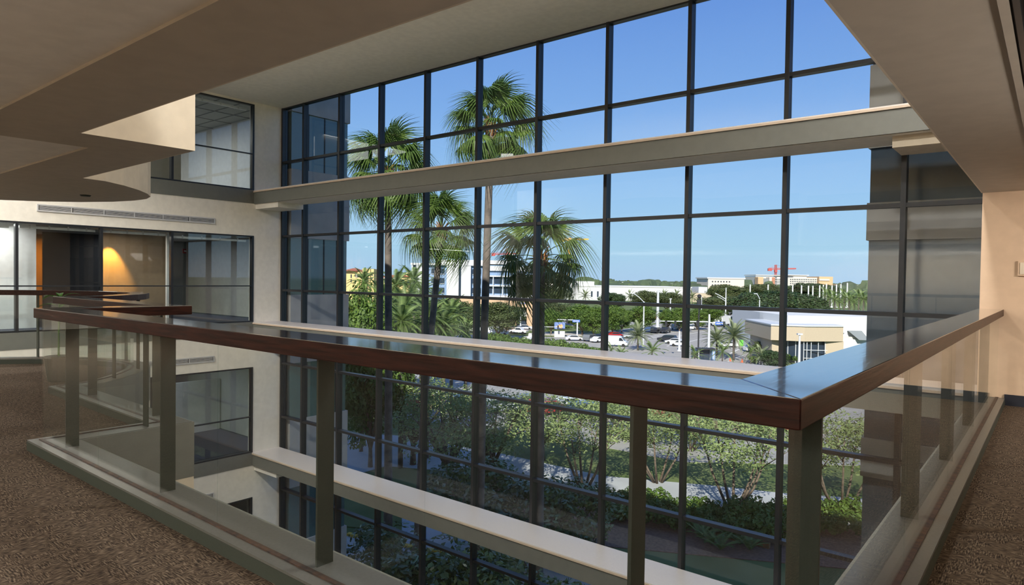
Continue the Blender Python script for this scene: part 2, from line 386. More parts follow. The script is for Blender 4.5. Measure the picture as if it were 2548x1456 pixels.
t = thing('wall_washer_lamp', 'small downlight throwing an amber cone on the tan wall', 'lamp', (-19.95, lp.y, 2.49))
MB().tube([(0,0,0),(0,0,-.06)], .06, 12).build('housing', M['alu'], t)
MB().tube([(0,0,-.061),(0,0,-.066)], .045, 12).build('bulb', emis('amber_bulb', (1,.6,.15), 6), t)
sp = bpy.data.lights.new('amber_spot', 'SPOT'); sp.energy = 260; sp.color = (1, .50, .08); sp.spot_size = math.radians(58); sp.spot_blend = .6; sp.shadow_soft_size = .03
so = bpy.data.objects.new('amber_spot', sp); COL.objects.link(so); so.location = (-19.95, lp.y, 2.40); so.rotation_euler = Vector((-.28, 0, -1)).to_track_quat('-Z', 'Y').to_euler()
area('orange_room_light', (-23.4, onx(98,640,-23.8).y, 2.4), .5, 22, (1, .6, .25))
# blind headrails
for i, (a, b, z, lab) in enumerate(((3.1, 4.65, 2.36, 'white blind headrail behind the leftmost office pane'), (4.85, 6.42, 2.38, 'pale blind headrail above the dark room'), (6.58, 8.12, 2.38, 'pale blind headrail above the tan wall'), (8.30, 10.42, 2.34, 'pale blind headrail above the dim grey room'), (8.3, 10.42, 6.20, 'pale blind headrail at the top of the upper left office glass'))):
    t = thing('blind_headrail', lab, 'blind', (LX-.2, (a+b)/2, z))
    box(LX-.24, LX-.17, a, b, z-.03, z+.03).build('rail', M['whiteg'], t, world=True)
    for j in range(4):
        y = a+(b-a)*(j+.5)/4; box(LX-.165, LX-.16, y-.02, y+.02, z-.035, z+.06).build('bracket', M['alu'], t, world=True)
p = onx(462, 625, -24.58); t = thing('fire_alarm', 'small red fire alarm strobe on the dim office wall', 'alarm', (-24.58, p.y, p.z))
box(-.06, 0, -.11, .11, -.08, .08).build('housing', M['red'], t); box(0, .02, -.06, .06, -.03, .03).build('strobe_lens', M['whiteg'], t)
# lower office
P_ = thing('office_partition', 'low white partition inside the lower left office', 'partition', (-22, 10.4, -3.9))
box(-22.1, -22.0, 9.9, 11.4, -3.91, -2.2).build('panel', M['white'], P_, world=True)
P_ = thing('office_partition', 'dark blue grey wall of the lower left office', 'partition', (-26, 7, -3.9))
box(-26.1, -26.0, .3, 11.4, -3.91, -1.4).build('panel', M['charcoal'], P_, world=True)

# air grille on the left wall -------------------------------------------------
def grille(z0, z1, lab):
    t = thing('air_grille', lab, 'air vent', (LX+.01, 7.26, z0)); y0, y1 = 5.14, 9.38
    mb = MB(); mb.box(LX, LX+.025, y0, y1, z0, z0+.03).box(LX, LX+.025, y0, y1, z1-.03, z1).box(LX, LX+.025, y0, y0+.03, z0+.03, z1-.03).box(LX, LX+.025, y1-.03, y1, z0+.03, z1-.03)
    mb.build('frame', M['alu'], t, world=True)
    box(LX+.001, LX+.004, y0+.03, y1-.03, z0+.03, z1-.03).build('backing', M['dark'], t, world=True)
    for i in range(1, 6):
        y = y0+(y1-y0)*i/6; box(LX+.004, LX+.022, y-.012, y+.012, z0+.03, z1-.03).build('divider', M['alu'], t, world=True)
    n = 5
    for j in range(n):
        z = z0+.03+(z1-z0-.06)*(j+.5)/n
        for i in range(6):
            a = y0+.03+(y1-y0-.06)*i/6+.015; b = y0+.03+(y1-y0-.06)*(i+1)/6-.015
            box(LX+.006, LX+.018, a, b, z-.006, z+.005).build('slat', M['alu'], t, world=True)
grille(2.75, 2.92, 'long aluminium air grille on the cream wall above the office glass')
grille(2.75-H, 2.92-H, 'long aluminium air grille one storey down, seen through the railing')
grille(2.75-2*H, 2.92-2*H, 'short visible end of the air grille two storeys down')

# window wall ---------------------------------------------------------------------
S_ = 1.7215; X0 = -17.3074; WY = 11.55
xs = [LX+.035] + [X0+i*S_ for i in range(11)] + [5.1]
ZT = [6.408, 4.766, 2.525, .883, -1.358, -3.0, -5.241, -6.883, -9.124, -10.766, G+.1]
W1 = struct('window_1', None, (-9, WY, G))
for x in xs: box(x-.036, x+.036, WY-.10, WY+.07, G, 6.41).build('mullion', M['mull'], W1, world=True)
for i, (a, b) in enumerate(zip(xs[:-1], xs[1:])):
    if a > .5: continue
    for z in ZT:
        box(a+.036, b-.036, WY-.085, WY+.055, z-.032, z+.032).build('transom', M['mull'], W1, world=True)
    for z1, z0 in zip(ZT[:-1], ZT[1:]):
        box(a+.036, b-.036, WY-.005, WY+.005, z0+.032, z1-.032).build('pane', M['winglass'], W1, world=True)
# beams across the window
BN = 6
for k, z in ((1, 3.82), (0, -.06), (-1, -.06-H+.003), (-2, -.06-2*H)):
    b_ = swall('trim_%d' % BN, box(LX, -.70 if k <= 0 else 5.1, 10.56, WY-.105, z-.39, z-.02), M['grey']); BN += 1
    box(LX, -.70 if k <= 0 else 5.1, 10.545, WY-.105, z-.02, z-.0).build('ledge', M['ledge'], b_)
    box(LX, -.70 if k <= 0 else 5.1, 10.535, 10.56, z-.055, z-.021).build('nosing', M['nosing'], b_)
    box(LX, -.70 if k <= 0 else 5.1, 10.60, WY-.105, z-.398, z-.39).build('underside', M['cream'], b_)
    if k in (1, 0, -1):
        box(LX, -17.25, 10.62, WY-.105, z-.54, z-.398).build('corbel', M['cream'], b_)
        if k == 1: box(-1.85, .9, 10.72, WY-.105, z-.56, z-.398).build('corbel', M['beige'], b_)

# railings ---------------------------------------------------------------------------
ZR0, ZR1, CT = .993, 1.07, .05
def railing(name, label, i0, i1, wood, posts, glasses, curved=False):
    P0 = V[i0]; t = thing(name, label, 'railing', (P0[0], P0[1], FZ))
    h = ribbon(V, i0, i1, .002, .232, ZR0, ZR1, True).build('handrail', wood, t, world=True)
    bv = h.modifiers.new('bevel', 'BEVEL'); bv.width = .004; bv.segments = 2; bv.limit_method = 'ANGLE'; bv.angle_limit = .8
    ribbon(V, i0, i1, .002, .265, FZ, CT).build('curb', M['curb'], t, world=True)
    ribbon(V, i0, i1, .262, .268, FZ, CT-.012).build('curb_face', M['greyd'], t, world=True)
    ribbon(V, i0, i1, .180, .205, CT, CT+.006).build('glazing_channel', M['gasket'], t, world=True)
    for (x, y, ax) in posts:
        a, b = (.006, .043) if ax == 'y' else (.043, .006)
        box(x-a, x+a, y-b, y+b, CT, ZR0).build('post', M['greyd'], t, world=True)
    for g in glasses: g.build('glass_panel', M['railglass'], t, world=True)
    return t
def gx(a, b, y): return box(a+.004, b-.004, y-.005, y+.005, CT, ZR0)
def gy(a, b, x): return box(x-.005, x+.005, a+.004, b-.004, CT, ZR0)
px = [-5.66, -4.09, -2.53, -.965]
railing('railing', 'long front railing with glossy mahogany rail running beside the carpet', 1, 2, [M['woodx'], M['topx']],
        [(x, 1.80, 'y') for x in px],
        [gx(a, b, 1.72) for a, b in zip([-6.04, -4.93, -3.34, -1.80], [-4.93, -3.34, -1.80, -.515])])
railing('railing', 'right railing with mahogany rail ending at the peach wall', 0, 1, [M['woody'], M['topy']],
        [(-.528, 1.94, 'x')] + [(-.605, y, 'x') for y in (4.27, 5.85, 7.42, 9.0)],
        [gy(a, b, -.515) for a, b in zip([1.73, 3.50, 5.08, 6.64, 8.22], [3.50, 5.08, 6.64, 8.22, 9.53])])
railing('railing', 'short return railing with reddish rail just past the left corner', 2, 3, [M['woody'], M['topy']],
        [(-5.98, 2.45, 'x')], [gy(1.73, 2.60, -6.06)])
railing('railing', 'second step railing with dark rail behind the reddish return', 3, 4, [M['woodx'], M['topx']],
        [(x, 2.70, 'y') for x in (-6.35, -7.9, -8.45)], [gx(a, b, 2.60) for a, b in zip([-8.83, -7.3], [-7.3, -6.06])])
og = offset(V, .19); oa = offset(V, .197)
cg = []
for i in range(4, 18):
    a, b, c, d = og[i], og[i+1], oa[i+1], oa[i]
    cg.append((a, b, c, d))
gl = []
for j in range(0, 14, 2):
    mb = MB()
    for q in cg[j:j+2]: mb.prism([tuple(v_) for v_ in q], CT, ZR0)
    gl.append(mb)
op = offset(V, .10)
railing('railing', 'curved balcony railing with dark rail near the left edge', 4, 18, [M['woody'], M['topy']],
        [(op[i][0], op[i][1], 'x') for i in (6, 8, 11, 14, 17)], gl)

# potted plant standing inside the curved railing
pp = Vector((-9.75, 2.95, FZ)); t = thing('potted_plant', 'green leafy potted plant just behind the second step railing', 'plant', pp)
MB().tube([(0,0,0),(0,0,.02),(0,0,.30),(0,0,.32)], [.11,.12,.16,.15], 16).build('pot', M['greyd'], t)
MB().tube([(0,0,.30),(0,0,.31)], .14, 12).build('soil', M['dark'], t)
def leaf_mesh(L, W, droop, n=6):
    mb = MB(); vv = []; ff = []
    for i in range(n+1):
        s = i/n; wd = W*math.sin(PI*min(1, s*.92+.06))**.8; x = L*s; z = droop[0]*s*L - droop[1]*s*s*L
        vv += [(x, -wd, z+wd*.25), (x, 0, z), (x, wd, z+wd*.25)]
    for i in range(n):
        k = 3*i; ff += [(k, k+3, k+4, k+1), (k+1, k+4, k+5, k+2)]
    return mb.add(vv, ff)
lm = None
for i in range(14):
    a = i*2.4
    if lm is None: o = leaf_mesh(.26, .038, (.5, .75)).build('leaf', M['leafp'], t); lm = o
    else: o = lm.copy(); COL.objects.link(o); o.parent = t
    o.location = (.01*math.cos(a), .01*math.sin(a), .80+.020*i); o.rotation_euler = (0, -.1-.55*random.random(), a); o.scale = (.8+.3*random.random(),)*3
MB().tube([(0,0,.30),(.005,0,.6),(0,.005,1.09)], [.012,.010,.006], 6).build('stem', M['leafp'], t)

# ceiling slot diffuser, recessed lamp, detector, wall plate ------------------------------
t = thing('slot_diffuser', 'long black slotted air diffuser in the ceiling at the right edge', 'air vent', (0, 4.5, 2.42))
box(-.20, -.165, 1.4, 8.6, 2.405, 2.425).build('frame', M['soffit'], t, world=True)
box(-.165, .30, 1.4, 8.6, 2.418, 2.424).build('backing', M['dark'], t, world=True)
for i in range(8): box(-.155+i*.055, -.133+i*.055, 1.4, 8.6, 2.402, 2.418).build('slat', M['mull'], t, world=True)
t = thing('recessed_lamp', 'small round recessed downlight glowing in the ceiling at the left edge', 'ceiling lamp', (-7.66, 1.84, 2.455))
MB().tube([(0,0,0),(0,0,-.008)], .085, 20).build('trim_ring', M['white'], t); MB().tube([(0,0,-.008),(0,0,-.012)], .06, 20).build('bulb', emis('lamp_glow', (1,.95,.85), 9), t)
t = thing('smoke_detector', 'flat round detector under the curved soffit', 'detector', (-10.5, 3.5, 2.405))
MB().tube([(0,0,.015),(0,0,-.004)], [.07,.055], 16).build('cover', M['greyd'], t)
t = thing('wall_plate', 'square peach wall plate on the right wall at the photo edge', 'wall plate', (-.25, 9.53, 1.54))
box(-.10, .14, -.02, .01, -.085, .085).build('cover', M['peach'], t); box(-.08, .12, -.028, -.02, -.065, .065).build('face', M['beige'], t)

# =================================================================== OUTSIDE
M['conc'] = mat('precast_concrete', (.44, .42, .40), .85, (.38, .36, .345), 2)
M['dglass'] = mat('teal_reflecting_glass', (.045, .12, .14), .04, spec=.9)  # base colour carries the teal sky reflection
M['dglass2'] = mat('smoked_glass', (.085, .11, .14), .12, spec=.9)
M['grass'] = mat('grass', (.075, .115, .022), .95, (.14, .17, .05), .25, detail=6)
M['far'] = mat('far_ground', (.12, .15, .07), .95, (.20, .20, .13), .01, detail=8)  # desaturated in place of distance haze
M['asphalt'] = mat('asphalt', (.36, .34, .31), .85, (.30, .285, .26), .35, detail=6)
M['asph2'] = mat('shaded_drive_asphalt', (.46, .46, .46), .85, (.40, .40, .40), .4, detail=6)  # paler than the road asphalt to offset the shade over the drive
M['mulch'] = mat('mulch', (.15, .08, .05), .95, (.24, .13, .08), 6, detail=6)
M['walk'] = mat('sidewalk', (.50, .46, .40), .85)
M['paint'] = mat('road_paint', (.72, .71, .68), .7)
M['yellow'] = mat('yellow_paint', (.75, .45, .04), .6)
M['bark'] = mat('bark', (.12, .085, .06), .9, (.20, .15, .11), 6)
M['palmbark'] = mat('palm_bark', (.10, .085, .072), .9, (.17, .14, .115), 3, bump=.6, bscale=10)
M['boot'] = mat('palm_boot', (.35, .12, .04), .8, (.22, .13, .05), 8)
M['magleaf'] = mat('glossy_leaf', (.13, .20, .06), .3, (.06, .10, .03), .9, trans=.15)
M['airyleaf'] = mat('airy_leaf', (.32, .39, .15), .6, (.17, .23, .07), .9, trans=.3)
LEAF = [mat('leaf_bright', (.13, .21, .025), .6, (.055, .11, .015), .9, trans=.25),
        mat('leaf_olive', (.12, .15, .045), .6, (.055, .08, .02), .9, trans=.25),
        mat('leaf_dark', (.045, .085, .018), .6, (.022, .045, .012), .9, trans=.2)]
M['fan'] = mat('fan_frond', (.13, .20, .035), .45, (.07, .13, .02), 1.5, trans=.3)
M['feather'] = mat('feather_frond', (.30, .34, .18), .55, (.19, .23, .11), 1.5, trans=.2)
M['coco'] = mat('lime_frond', (.22, .30, .09), .5, (.12, .19, .05), 1.5, trans=.3)

def gpoly(name, px, z, m, kind=True):
    pts = [gp(u, v) for u, v in px]; mb = MB().prism([(p.x, p.y) for p in pts], G-.3, z)
    return struct(name, mb.build(name, m))
swall('ground', box(-4000, 3000, 11.8, 8000, G-.6, G-.02), M['grass'])
swall('ground', box(-60, 60, -30, 11.8, G-.6, G-.04), M['walk'])
gpoly('road', [(700,850),(900,833),(1100,832),(1340,838),(1480,842),(1500,826),(1600,812),(1700,798),(1790,778),(1880,770),(1935,776),(1920,800),(1895,830),(1912,850),(1935,900),(1990,960),(2200,1000),(2200,1160),(1700,1150),(1300,1075),(860,1030),(700,960)], G+.02, M['asphalt'])
gpoly('road', [(820,1075),(1000,1085),(1250,1130),(1500,1185),(1760,1208),(1950,1228),(2200,1245),(2200,1315),(1900,1300),(1700,1268),(1420,1225),(1150,1175),(960,1160),(820,1200)], G+.025, M['asph2'])
gpoly('road', [(1180,812),(1330,808),(1420,790),(1620,778),(1700,775),(1700,786),(1500,800),(1420,812),(1330,822),(1180,824)], G+.03, M['asphalt'])
gpoly('road', [(1480,800),(1560,795),(1700,790),(1710,797),(1600,806),(1500,815)], G+.04, M['asphalt'])
gpoly('planting_bed', [(1480,1245),(1900,1305),(2150,1320),(2150,1420),(1500,1360),(1200,1290),(1240,1215)], G+.03, M['mulch'])
gpoly('sidewalk', [(1340,834),(1480,838),(1500,831),(1340,827)], G+.05, M['walk'])
gpoly('sidewalk', [(840,1330),(1300,1420),(1500,1500),(840,1500)], G+.05, M['walk'])
gpoly('lawn', [(840,1215),(1000,1255),(1120,1290),(1110,1330),(960,1320),(840,1310)], G+.045, M['grass'])
gpoly('driveway', [(1000,1290),(1240,1300),(1500,1365),(1500,1520),(1000,1500)], G+.06, M['asph2'])
def mark(name, lab, u0, v0, u1, v1, wd, m, cat, h=.02, group=None):
    a, b = gp(u0, v0), gp(u1, v1); d = (b-a); L = d.length; t = tag(box(0, L, -wd/2, wd/2, 0, h).build(name, m), lab, cat, group)
    t.location = (a.x, a.y, G+.03); t.rotation_euler = (0, 0, math.atan2(d.y, d.x)); return t
for i, (a, b, c, d) in enumerate(((1620,838,1790,808),(1640,846,1820,812),(1660,862,1850,822),(1570,852,1640,838),(1800,888,1838,870),(1812,900,1850,884))):
    mark('lane_line', ['white lane line nearest the stopped dark cars', 'white lane line through the middle of the junction', 'white lane line in front of the date palms', 'white stop line beside the red car', 'white crossing line left of the white van', 'second white crossing line left of the white van'][i], a, b, c, d, .35, M['paint'], 'road marking')
for i in range(6):
    mark('hatch_line', 'white hatched stripe on the shaded drive below the trees', 1902+i*11, 1288-i*2, 1935+i*9, 1262-i*2, .22, M['paint'], 'road marking', group='hatched stripes on the shaded drive')
for i, (a, b, c, d) in enumerate(((866,1334,888,1340),(1005,1362,1035,1370),(1062,1374,1122,1384))):
    mark('wheel_stop', ['yellow kerb end near the left wing', 'short yellow kerb seen low through the railing', 'long yellow kerb beside the short one'][i], a, b, c, d, .25, M['yellow'], 'kerb', .18)
mark('timber_edge', 'orange brown log edging among the strappy plants', 1770, 1330, 1915, 1366, .3, M['boot'], 'edging', .3)

# the two wings of the building ------------------------------------------------------
wl = struct('wing_wall', None, (-18.3, 12.7, 0))
box(-44, -18.36, 11.75, 13.84, G, 9.6).build('core', M['dglass'], wl, world=True)
for i in range(-4, 2):
    z = 2.50+i*H; box(-44, -18.3, 11.72, 13.90, z, z+2.12).build('spandrel', M['conc'], wl, world=True)
    for y in (12.35, 12.95, 13.45): box(-18.365, -18.345, y-.02, y+.02, z-1.76, z).build('glazing_bar', M['mull'], wl, world=True)
box(-44, -18.28, 11.72, 13.92, G, G+1.6).build('plinth', M['ledge'], wl, world=True)
wr = struct('wing_wall', None, (2, 13, 0))
box(-2.42, 26, 12.26, 16, G, 9.6).build('core', M['dglass2'], wr, world=True)
for a, b in ((2.05, 2.66), (3.55, 4.9), (7, 9.6), (-1.83, -1.2), (-5.7, -5.0), (-9.5, -8.9)):
    box(-2.45, 26, 12.2, 16.05, a, b).build('spandrel', M['conc'], wr, world=True)

# vegetation prototypes ------------------------------------------------------------------
rnd = random.Random(3)
def leaf_cloud(mb, c, r, n, s, flat=.8):
    for _ in range(n):
        d = Vector((rnd.gauss(0,1), rnd.gauss(0,1), rnd.gauss(0,1))).normalized()
        k = (.55+.45*rnd.random()**.5); p = Vector(c)+Vector((d.x*r, d.y*r, d.z*r*flat))*k
        nrm = (d + Vector((rnd.gauss(0,.5), rnd.gauss(0,.5), rnd.gauss(.3,.5)))).normalized()
        a = nrm.orthogonal().normalized(); b = nrm.cross(a); th = rnd.random()*6.28
        a, b = a*math.cos(th)+b*math.sin(th), b*math.cos(th)-a*math.sin(th); z = s*(.7+.6*rnd.random())
        mb.add([p-a*z, p-b*z*.5, p+a*z, p+b*z*.5], [(0,1,2,3)])
def tree_meshes(name, mleaf, R, hb, ht, ncl, nl, s, branches=5, multi=False, flat=.8):
    """trunk and crown of a tree ht tall with crown radius R starting at height hb"""
    tb = MB(); cb = MB(); ends = []
    for i in range(branches):
        a = i*2.39+rnd.random()*.5; e = Vector((math.cos(a)*R*.55, math.sin(a)*R*.55, hb+(ht-hb)*(.35+.4*rnd.random())))
        st = Vector((math.cos(a)*.25, math.sin(a)*.25, 0)) if multi else Vector((0,0,hb*.75))
        md = st.lerp(e, .5)+Vector((0,0,-.08*ht if multi else .0)); r0 = .02*ht*(.6 if multi else .8)
        tb.tube([st, md, e], [r0, r0*.7, r0*.3], 6)
        for q in range(3):
            e2 = e+Vector((rnd.gauss(0,R*.25), rnd.gauss(0,R*.25), rnd.random()*R*.3)); tb.tube([md.lerp(e,.5), e2], [r0*.35, r0*.12], 4)
    if not multi: tb.tube([(0,0,0),(0,0,hb*.5),(.05,0,hb)], [.028*ht,.022*ht,.018*ht], 8)
    cz = (hb+ht)/2; hh = (ht-hb)/2
    for i in range(ncl):
        d = Vector((rnd.gauss(0,1), rnd.gauss(0,1), rnd.gauss(.25,.9))).normalized(); k = .45+.5*rnd.random()
        leaf_cloud(cb, (d.x*R*k, d.y*R*k, cz+d.z*hh*k), R*(.24+.16*rnd.random()), nl, s, flat)
    return tb, cb
PROTO = {}
def make_tree_proto(key, mleaf, R, hb, ht, ncl, nl, s, branches=5, multi=False, flat=.8):
    tb, cb = tree_meshes(key, mleaf, R, hb, ht, ncl, nl, s, branches, multi, flat)
    a = tb.build('trunk', M['bark'], None, smooth=True); b = cb.build('foliage', mleaf, None)
    PROTO[key] = (a.data, b.data, R, ht); bpy.data.objects.remove(a); bpy.data.objects.remove(b)
make_tree_proto('bright', LEAF[0], 4, 1.5, 10, 90, 190, .19)
make_tree_proto('olive', LEAF[1], 4, 1.9, 10, 80, 190, .19)
make_tree_proto('sparse', M['airyleaf'], 4, 3.0, 10, 34, 110, .13, 7)
make_tree_proto('dark', LEAF[2], 5, 2.0, 10, 70, 200, .26)
make_tree_proto('airy', M['airyleaf'], 3.6, 3.0, 8, 36, 130, .11, 6, True, .6)
make_tree_proto('magnolia', M['magleaf'], 3.0, 1.6, 7, 34, 95, .17, 5, True, .8)
make_tree_proto('shrub', LEAF[0], 1.0, .1, 1.2, 16, 90, .10, 3, True)
def tree(key, u, vtop, dep, r, label, group=None, name='broadleaf_tree', cat='tree', z=G):
    ta, tb_, R, ht = PROTO[key]; p = at(u, vtop, dep); h = p.z-z
    t = thing(name, label, cat, (p.x, p.y, z), rnd.random()*6.28, group)
    t.scale = (r/R, r/R, h/ht)
    for nm, me in (('trunk', ta), ('foliage', tb_)):
        o = bpy.data.objects.new(nm, me); COL.objects.link(o); o.parent = t
    return t

# fan palm frond: petiole plus folded, split, drooping segments
def fan_frond(L, Rf, n=38, seed=0, hang=.35):
    rr = random.Random(seed); mb = MB()
    mb.tube([(0,0,0),(L*.5,0,.06*L),(L,0,0)], [.028,.02,.014], 4)
    for i in range(n):
        a = math.radians(-135+270*i/(n-1)); ln = Rf*(1-.28*abs(a)/2.36)*(.93+.12*rr.random())
        d = Vector((math.cos(a), math.sin(a), 0)); sd = Vector((-d.y, d.x, 0)); zz = .02*(-1)**i
        pts = []; hg = hang*(.6+.9*rr.random())
        for s, wd in ((0,.004),(.35,.030),(.58,.026),(.80,.013),(1.05,.002)):
            dz = .12*s*math.cos(a)*Rf*.3 - (max(0,s-.38)**2)*hg*4.6*Rf*.9 - .10*abs(math.sin(a))*s*Rf
            c = Vector((L,0,0))+d*(ln*s*(1-.18*max(0,s-.5)))+Vector((0,0,dz))
            pts.append((c-sd*wd*Rf, c+Vector((0,0,-zz*Rf*(1-s))), c+sd*wd*Rf))
        vv = [q for tr in pts for q in tr]; ff = []
        for j in range(4):
            k = 3*j; ff += [(k,k+3,k+4,k+1),(k+1,k+4,k+5,k+2)]
        mb.add(vv, ff)
    return mb
ff_ = []
for i in range(3):
    o = fan_frond(1.30, 1.12, 34, i, .34+.16*i).build('frond', M['fan']); ff_.append(o.data); bpy.data.objects.remove(o)
def fan_palm(uc, vc, dep, scale, ubase, vref, nfr, label, low=-55, ztr=.17):
    c = at(uc, vc, dep); b = at(ubase, vref, dep); dx = (c-b)
    lean = Vector((dx.x/dx.z, dx.y/dx.z, 0)) if abs(dx.z) > .5 else Vector((0,0,0))
    base = Vector((c.x, c.y, G)) - Vector((lean.x, lean.y, 0))*(c.z-G)*.55
    t = thing('fan_palm', label, 'palm tree', base)
    top = c-base; mid = top*.5 + Vector((-lean.x, -lean.y, 0))*(c.z-G)*.12
    pts = [Vector((0,0,0)).lerp(mid, s)*(1) for s in (0,.25,.5,.75)] + [mid.lerp(top, s) for s in (0,.3,.6,.85,.99)]
    MB().tube(pts, [ztr*1.7, ztr*1.25, ztr*1.15, ztr*1.1, ztr*1.05, ztr, ztr, ztr*.95, ztr*.9], 12).build('trunk', M['palmbark'], t, smooth=True)
    bt = MB(); r_ = random.Random(int(uc))
    for i in range(26):
        a = i*2.4; z = -.75+.030*i
        p0 = top+Vector((math.cos(a)*ztr*.9, math.sin(a)*ztr*.9, z)); bt.tube([p0, p0+Vector((math.cos(a)*.18, math.sin(a)*.18, .30))], [.05,.02], 4)
    bt.build('leaf_bases', M['boot'], t)
    for i in range(nfr):
        f = bpy.data.objects.new('frond', ff_[i % 3]); COL.objects.link(f); f.parent = t
        s = (i+.5)/nfr; elv = 78-(78-low)*s**.85+r_.gauss(0,6); az = i*2.39996+r_.gauss(0,.15)
        f.location = top+Vector((0,0,-.35*s)); f.rotation_euler = (r_.gauss(0,.25), -math.radians(elv), az); k = scale*(.88+.22*r_.random()); f.scale = (k,k,k)
    return t
fan_palm(1222, 305, 30, 1.0, 1203, 800, 32, 'tallest fan palm with orange crown shaft, reaching above the white beam', low=-45)
fan_palm(965, 420, 36, 1.28, 968, 800, 34, 'left fan palm with dark trunk near the left wing', low=-50, ztr=.19)
fan_palm(1100, 565, 35, .98, 1070, 800, 31, 'shorter fan palm whose pale trunk leans before the white office block', low=-45)
fan_palm(1346, 630, 27, .98, 1345, 900, 26, 'drooping fan palm half hidden by a mullion, right of the tallest one', low=-50)

# feather palms
def feather_frond(L, n=22, droop=.5, lw=.03, ll=.28, vee=.5):
    mb = MB(); pts = []
    for i in range(n+1):
        s = i/n; pts.append(Vector((L*s*(1-.12*s*droop), 0, L*(.12*s-droop*.55*s*s))))
    mb.tube(pts[::4]+[pts[-1]], [.03*L/3]*(len(pts[::4]))+[.004], 4)
    for i in range(2, n+1):
        s = i/n; p = pts[i]; q = ll*L*math.sin(PI*(.12+.80*s))
        for sg in (-1, 1):
            d = Vector((.65, sg*.75, vee-.3*s)).normalized(); e = p+d*q; e.z -= q*.15
            mb.add([p+Vector((-lw,0,0)), p+Vector((lw,0,0)), e], [(0,1,2)])
    return mb
def fmesh(*a, m='feather', **k):
    o = feather_frond(*a, **k).build('frond', M[m]); me = o.data; bpy.data.objects.remove(o); return me
FD = fmesh(3.0, 32, .55, .055, .20); FC = fmesh(3.0, 56, .9, .022, .22, m='coco', vee=.0)
def feather_palm(u, vbase, vcrown, r, label, me=FD, nfr=42, tr=.22, dep=None, name='date_palm', group=None, low=-35, joined=False):
    b = gp(u, vbase) if dep is None else at(u, vbase, dep); d = (b-Vector((0,0,CH))).dot(FW); z = at(u, vcrown, d).z; h = max(1.0, z-G)
    t = thing(name, label, 'palm tree', (b.x, b.y, G), 0, group); r_ = random.Random(int(u*7+vbase))
    MB().tube([(0,0,0),(0,0,h*.5),(0,0,h)], [tr*1.2, tr, tr], 8).build('trunk', M['palmbark'], t, smooth=True)
    for i in range(nfr):
        f = bpy.data.objects.new('frond', me); COL.objects.link(f); f.parent = t; s = (i+.5)/nfr
        f.location = (0,0,h); f.rotation_euler = (r_.gauss(0,.1), -math.radians(80-(80-low)*s**.9+r_.gauss(0,5)), i*2.39996); k = r/2.9*(.9+.2*r_.random()); f.scale = (k,)*3
    return t
feather_palm(1783, 883, 846, 3.4, 'stout date palm left of its taller twin by the road')
feather_palm(1825, 897, 838, 3.8, 'taller date palm standing in front of the green hoarding')
feather_palm(1587, 872, 835, 3.6, 'date palm beside the tall grey street lamp')
for i, (u, vb, vc, lab) in enumerate(((1385,752,740,'date palm left of the flag in the row before the white mall'), (1418,752,740,'date palm second in the row before the white mall'), (1456,752,738,'date palm third in the row, before the dark slots of the mall'), (1568,750,738,'date palm behind the curved arm of the street lamp'), (1606,750,737,'date palm just left of the thick grey pole'), (1652,750,737,'date palm between the thick pole and the square lamp'), (1683,750,736,'date palm right of the square lamp, before the mall'), (1722,752,740,'date palm just left of the black lamp post'))):
    feather_palm(u, vb+6, vc, 5.2, lab, nfr=24, tr=.3)
for i, (u, vb, vc, r, lab) in enumerate(((1545,905,884,2.6,'bushy low palm rising over the sill left of the date palm'), (1622,905,876,3.2,'lime green palm over the sill right of the date palm'), (1728,915,884,2.4,'small arching palm beside the black lamp post base'), (1797,915,876,2.6,'young palm with an orange brown frond by the road cones'), (1868,905,876,2.2,'yellow green young palm in front of the white van'), (1893,915,886,2.6,'dark young palm before the white van'), (1520,900,872,2.2,'small grey green palm over the sill by the parked white van'))):
    feather_palm(u, vb, vc, r, lab, me=FC if i != 5 else FD, nfr=18, tr=.12, name='young_palm')
# soft green palms low behind the left bays
for i, (u, v, d, r, lab) in enumerate(((985,712,75,4.2,'lush green palm behind the left fan palm trunk'), (1030,700,85,4.4,'bright lime palm below the red roofed houses'), (1010,765,62,4.2,'drooping palm low beside the left fan palm'), (1065,790,58,4.2,'pale drooping palm at the sill below the white office block'), (1105,815,60,4.0,'pale drooping palm at the sill beside the leaning trunk'), (905,700,90,3.6,'palm crown rising above the bright green tree'), (1160,822,75,3.2,'green palm crown over the sill left of the white lorry'), (950,745,70,4.0,'green palm crown between the bright tree and the dark trunk'), (1050,725,80,4.0,'tall lime palm crown in front of the white office block corner'), (1000,800,55,4.0,'drooping palm at the sill between two fan palm trunks'), (1125,780,70,3.6,'pale green palm crown left of the tan building'))):
    b = at(u, v, d); feather_palm(u, v, v, r*.66, lab, me=FC, nfr=40, tr=.18, dep=d, name='coconut_palm', low=-60)
for i in range(9):
    u = 2052+i*12; feather_palm(u, 782+(i%3)*4, 733+(i*7)%22, 5.5, 'green palm in the grove beside the right wing', me=FC, nfr=20, tr=.3, name='coconut_palm', group='palms in the grove beside the right wing')

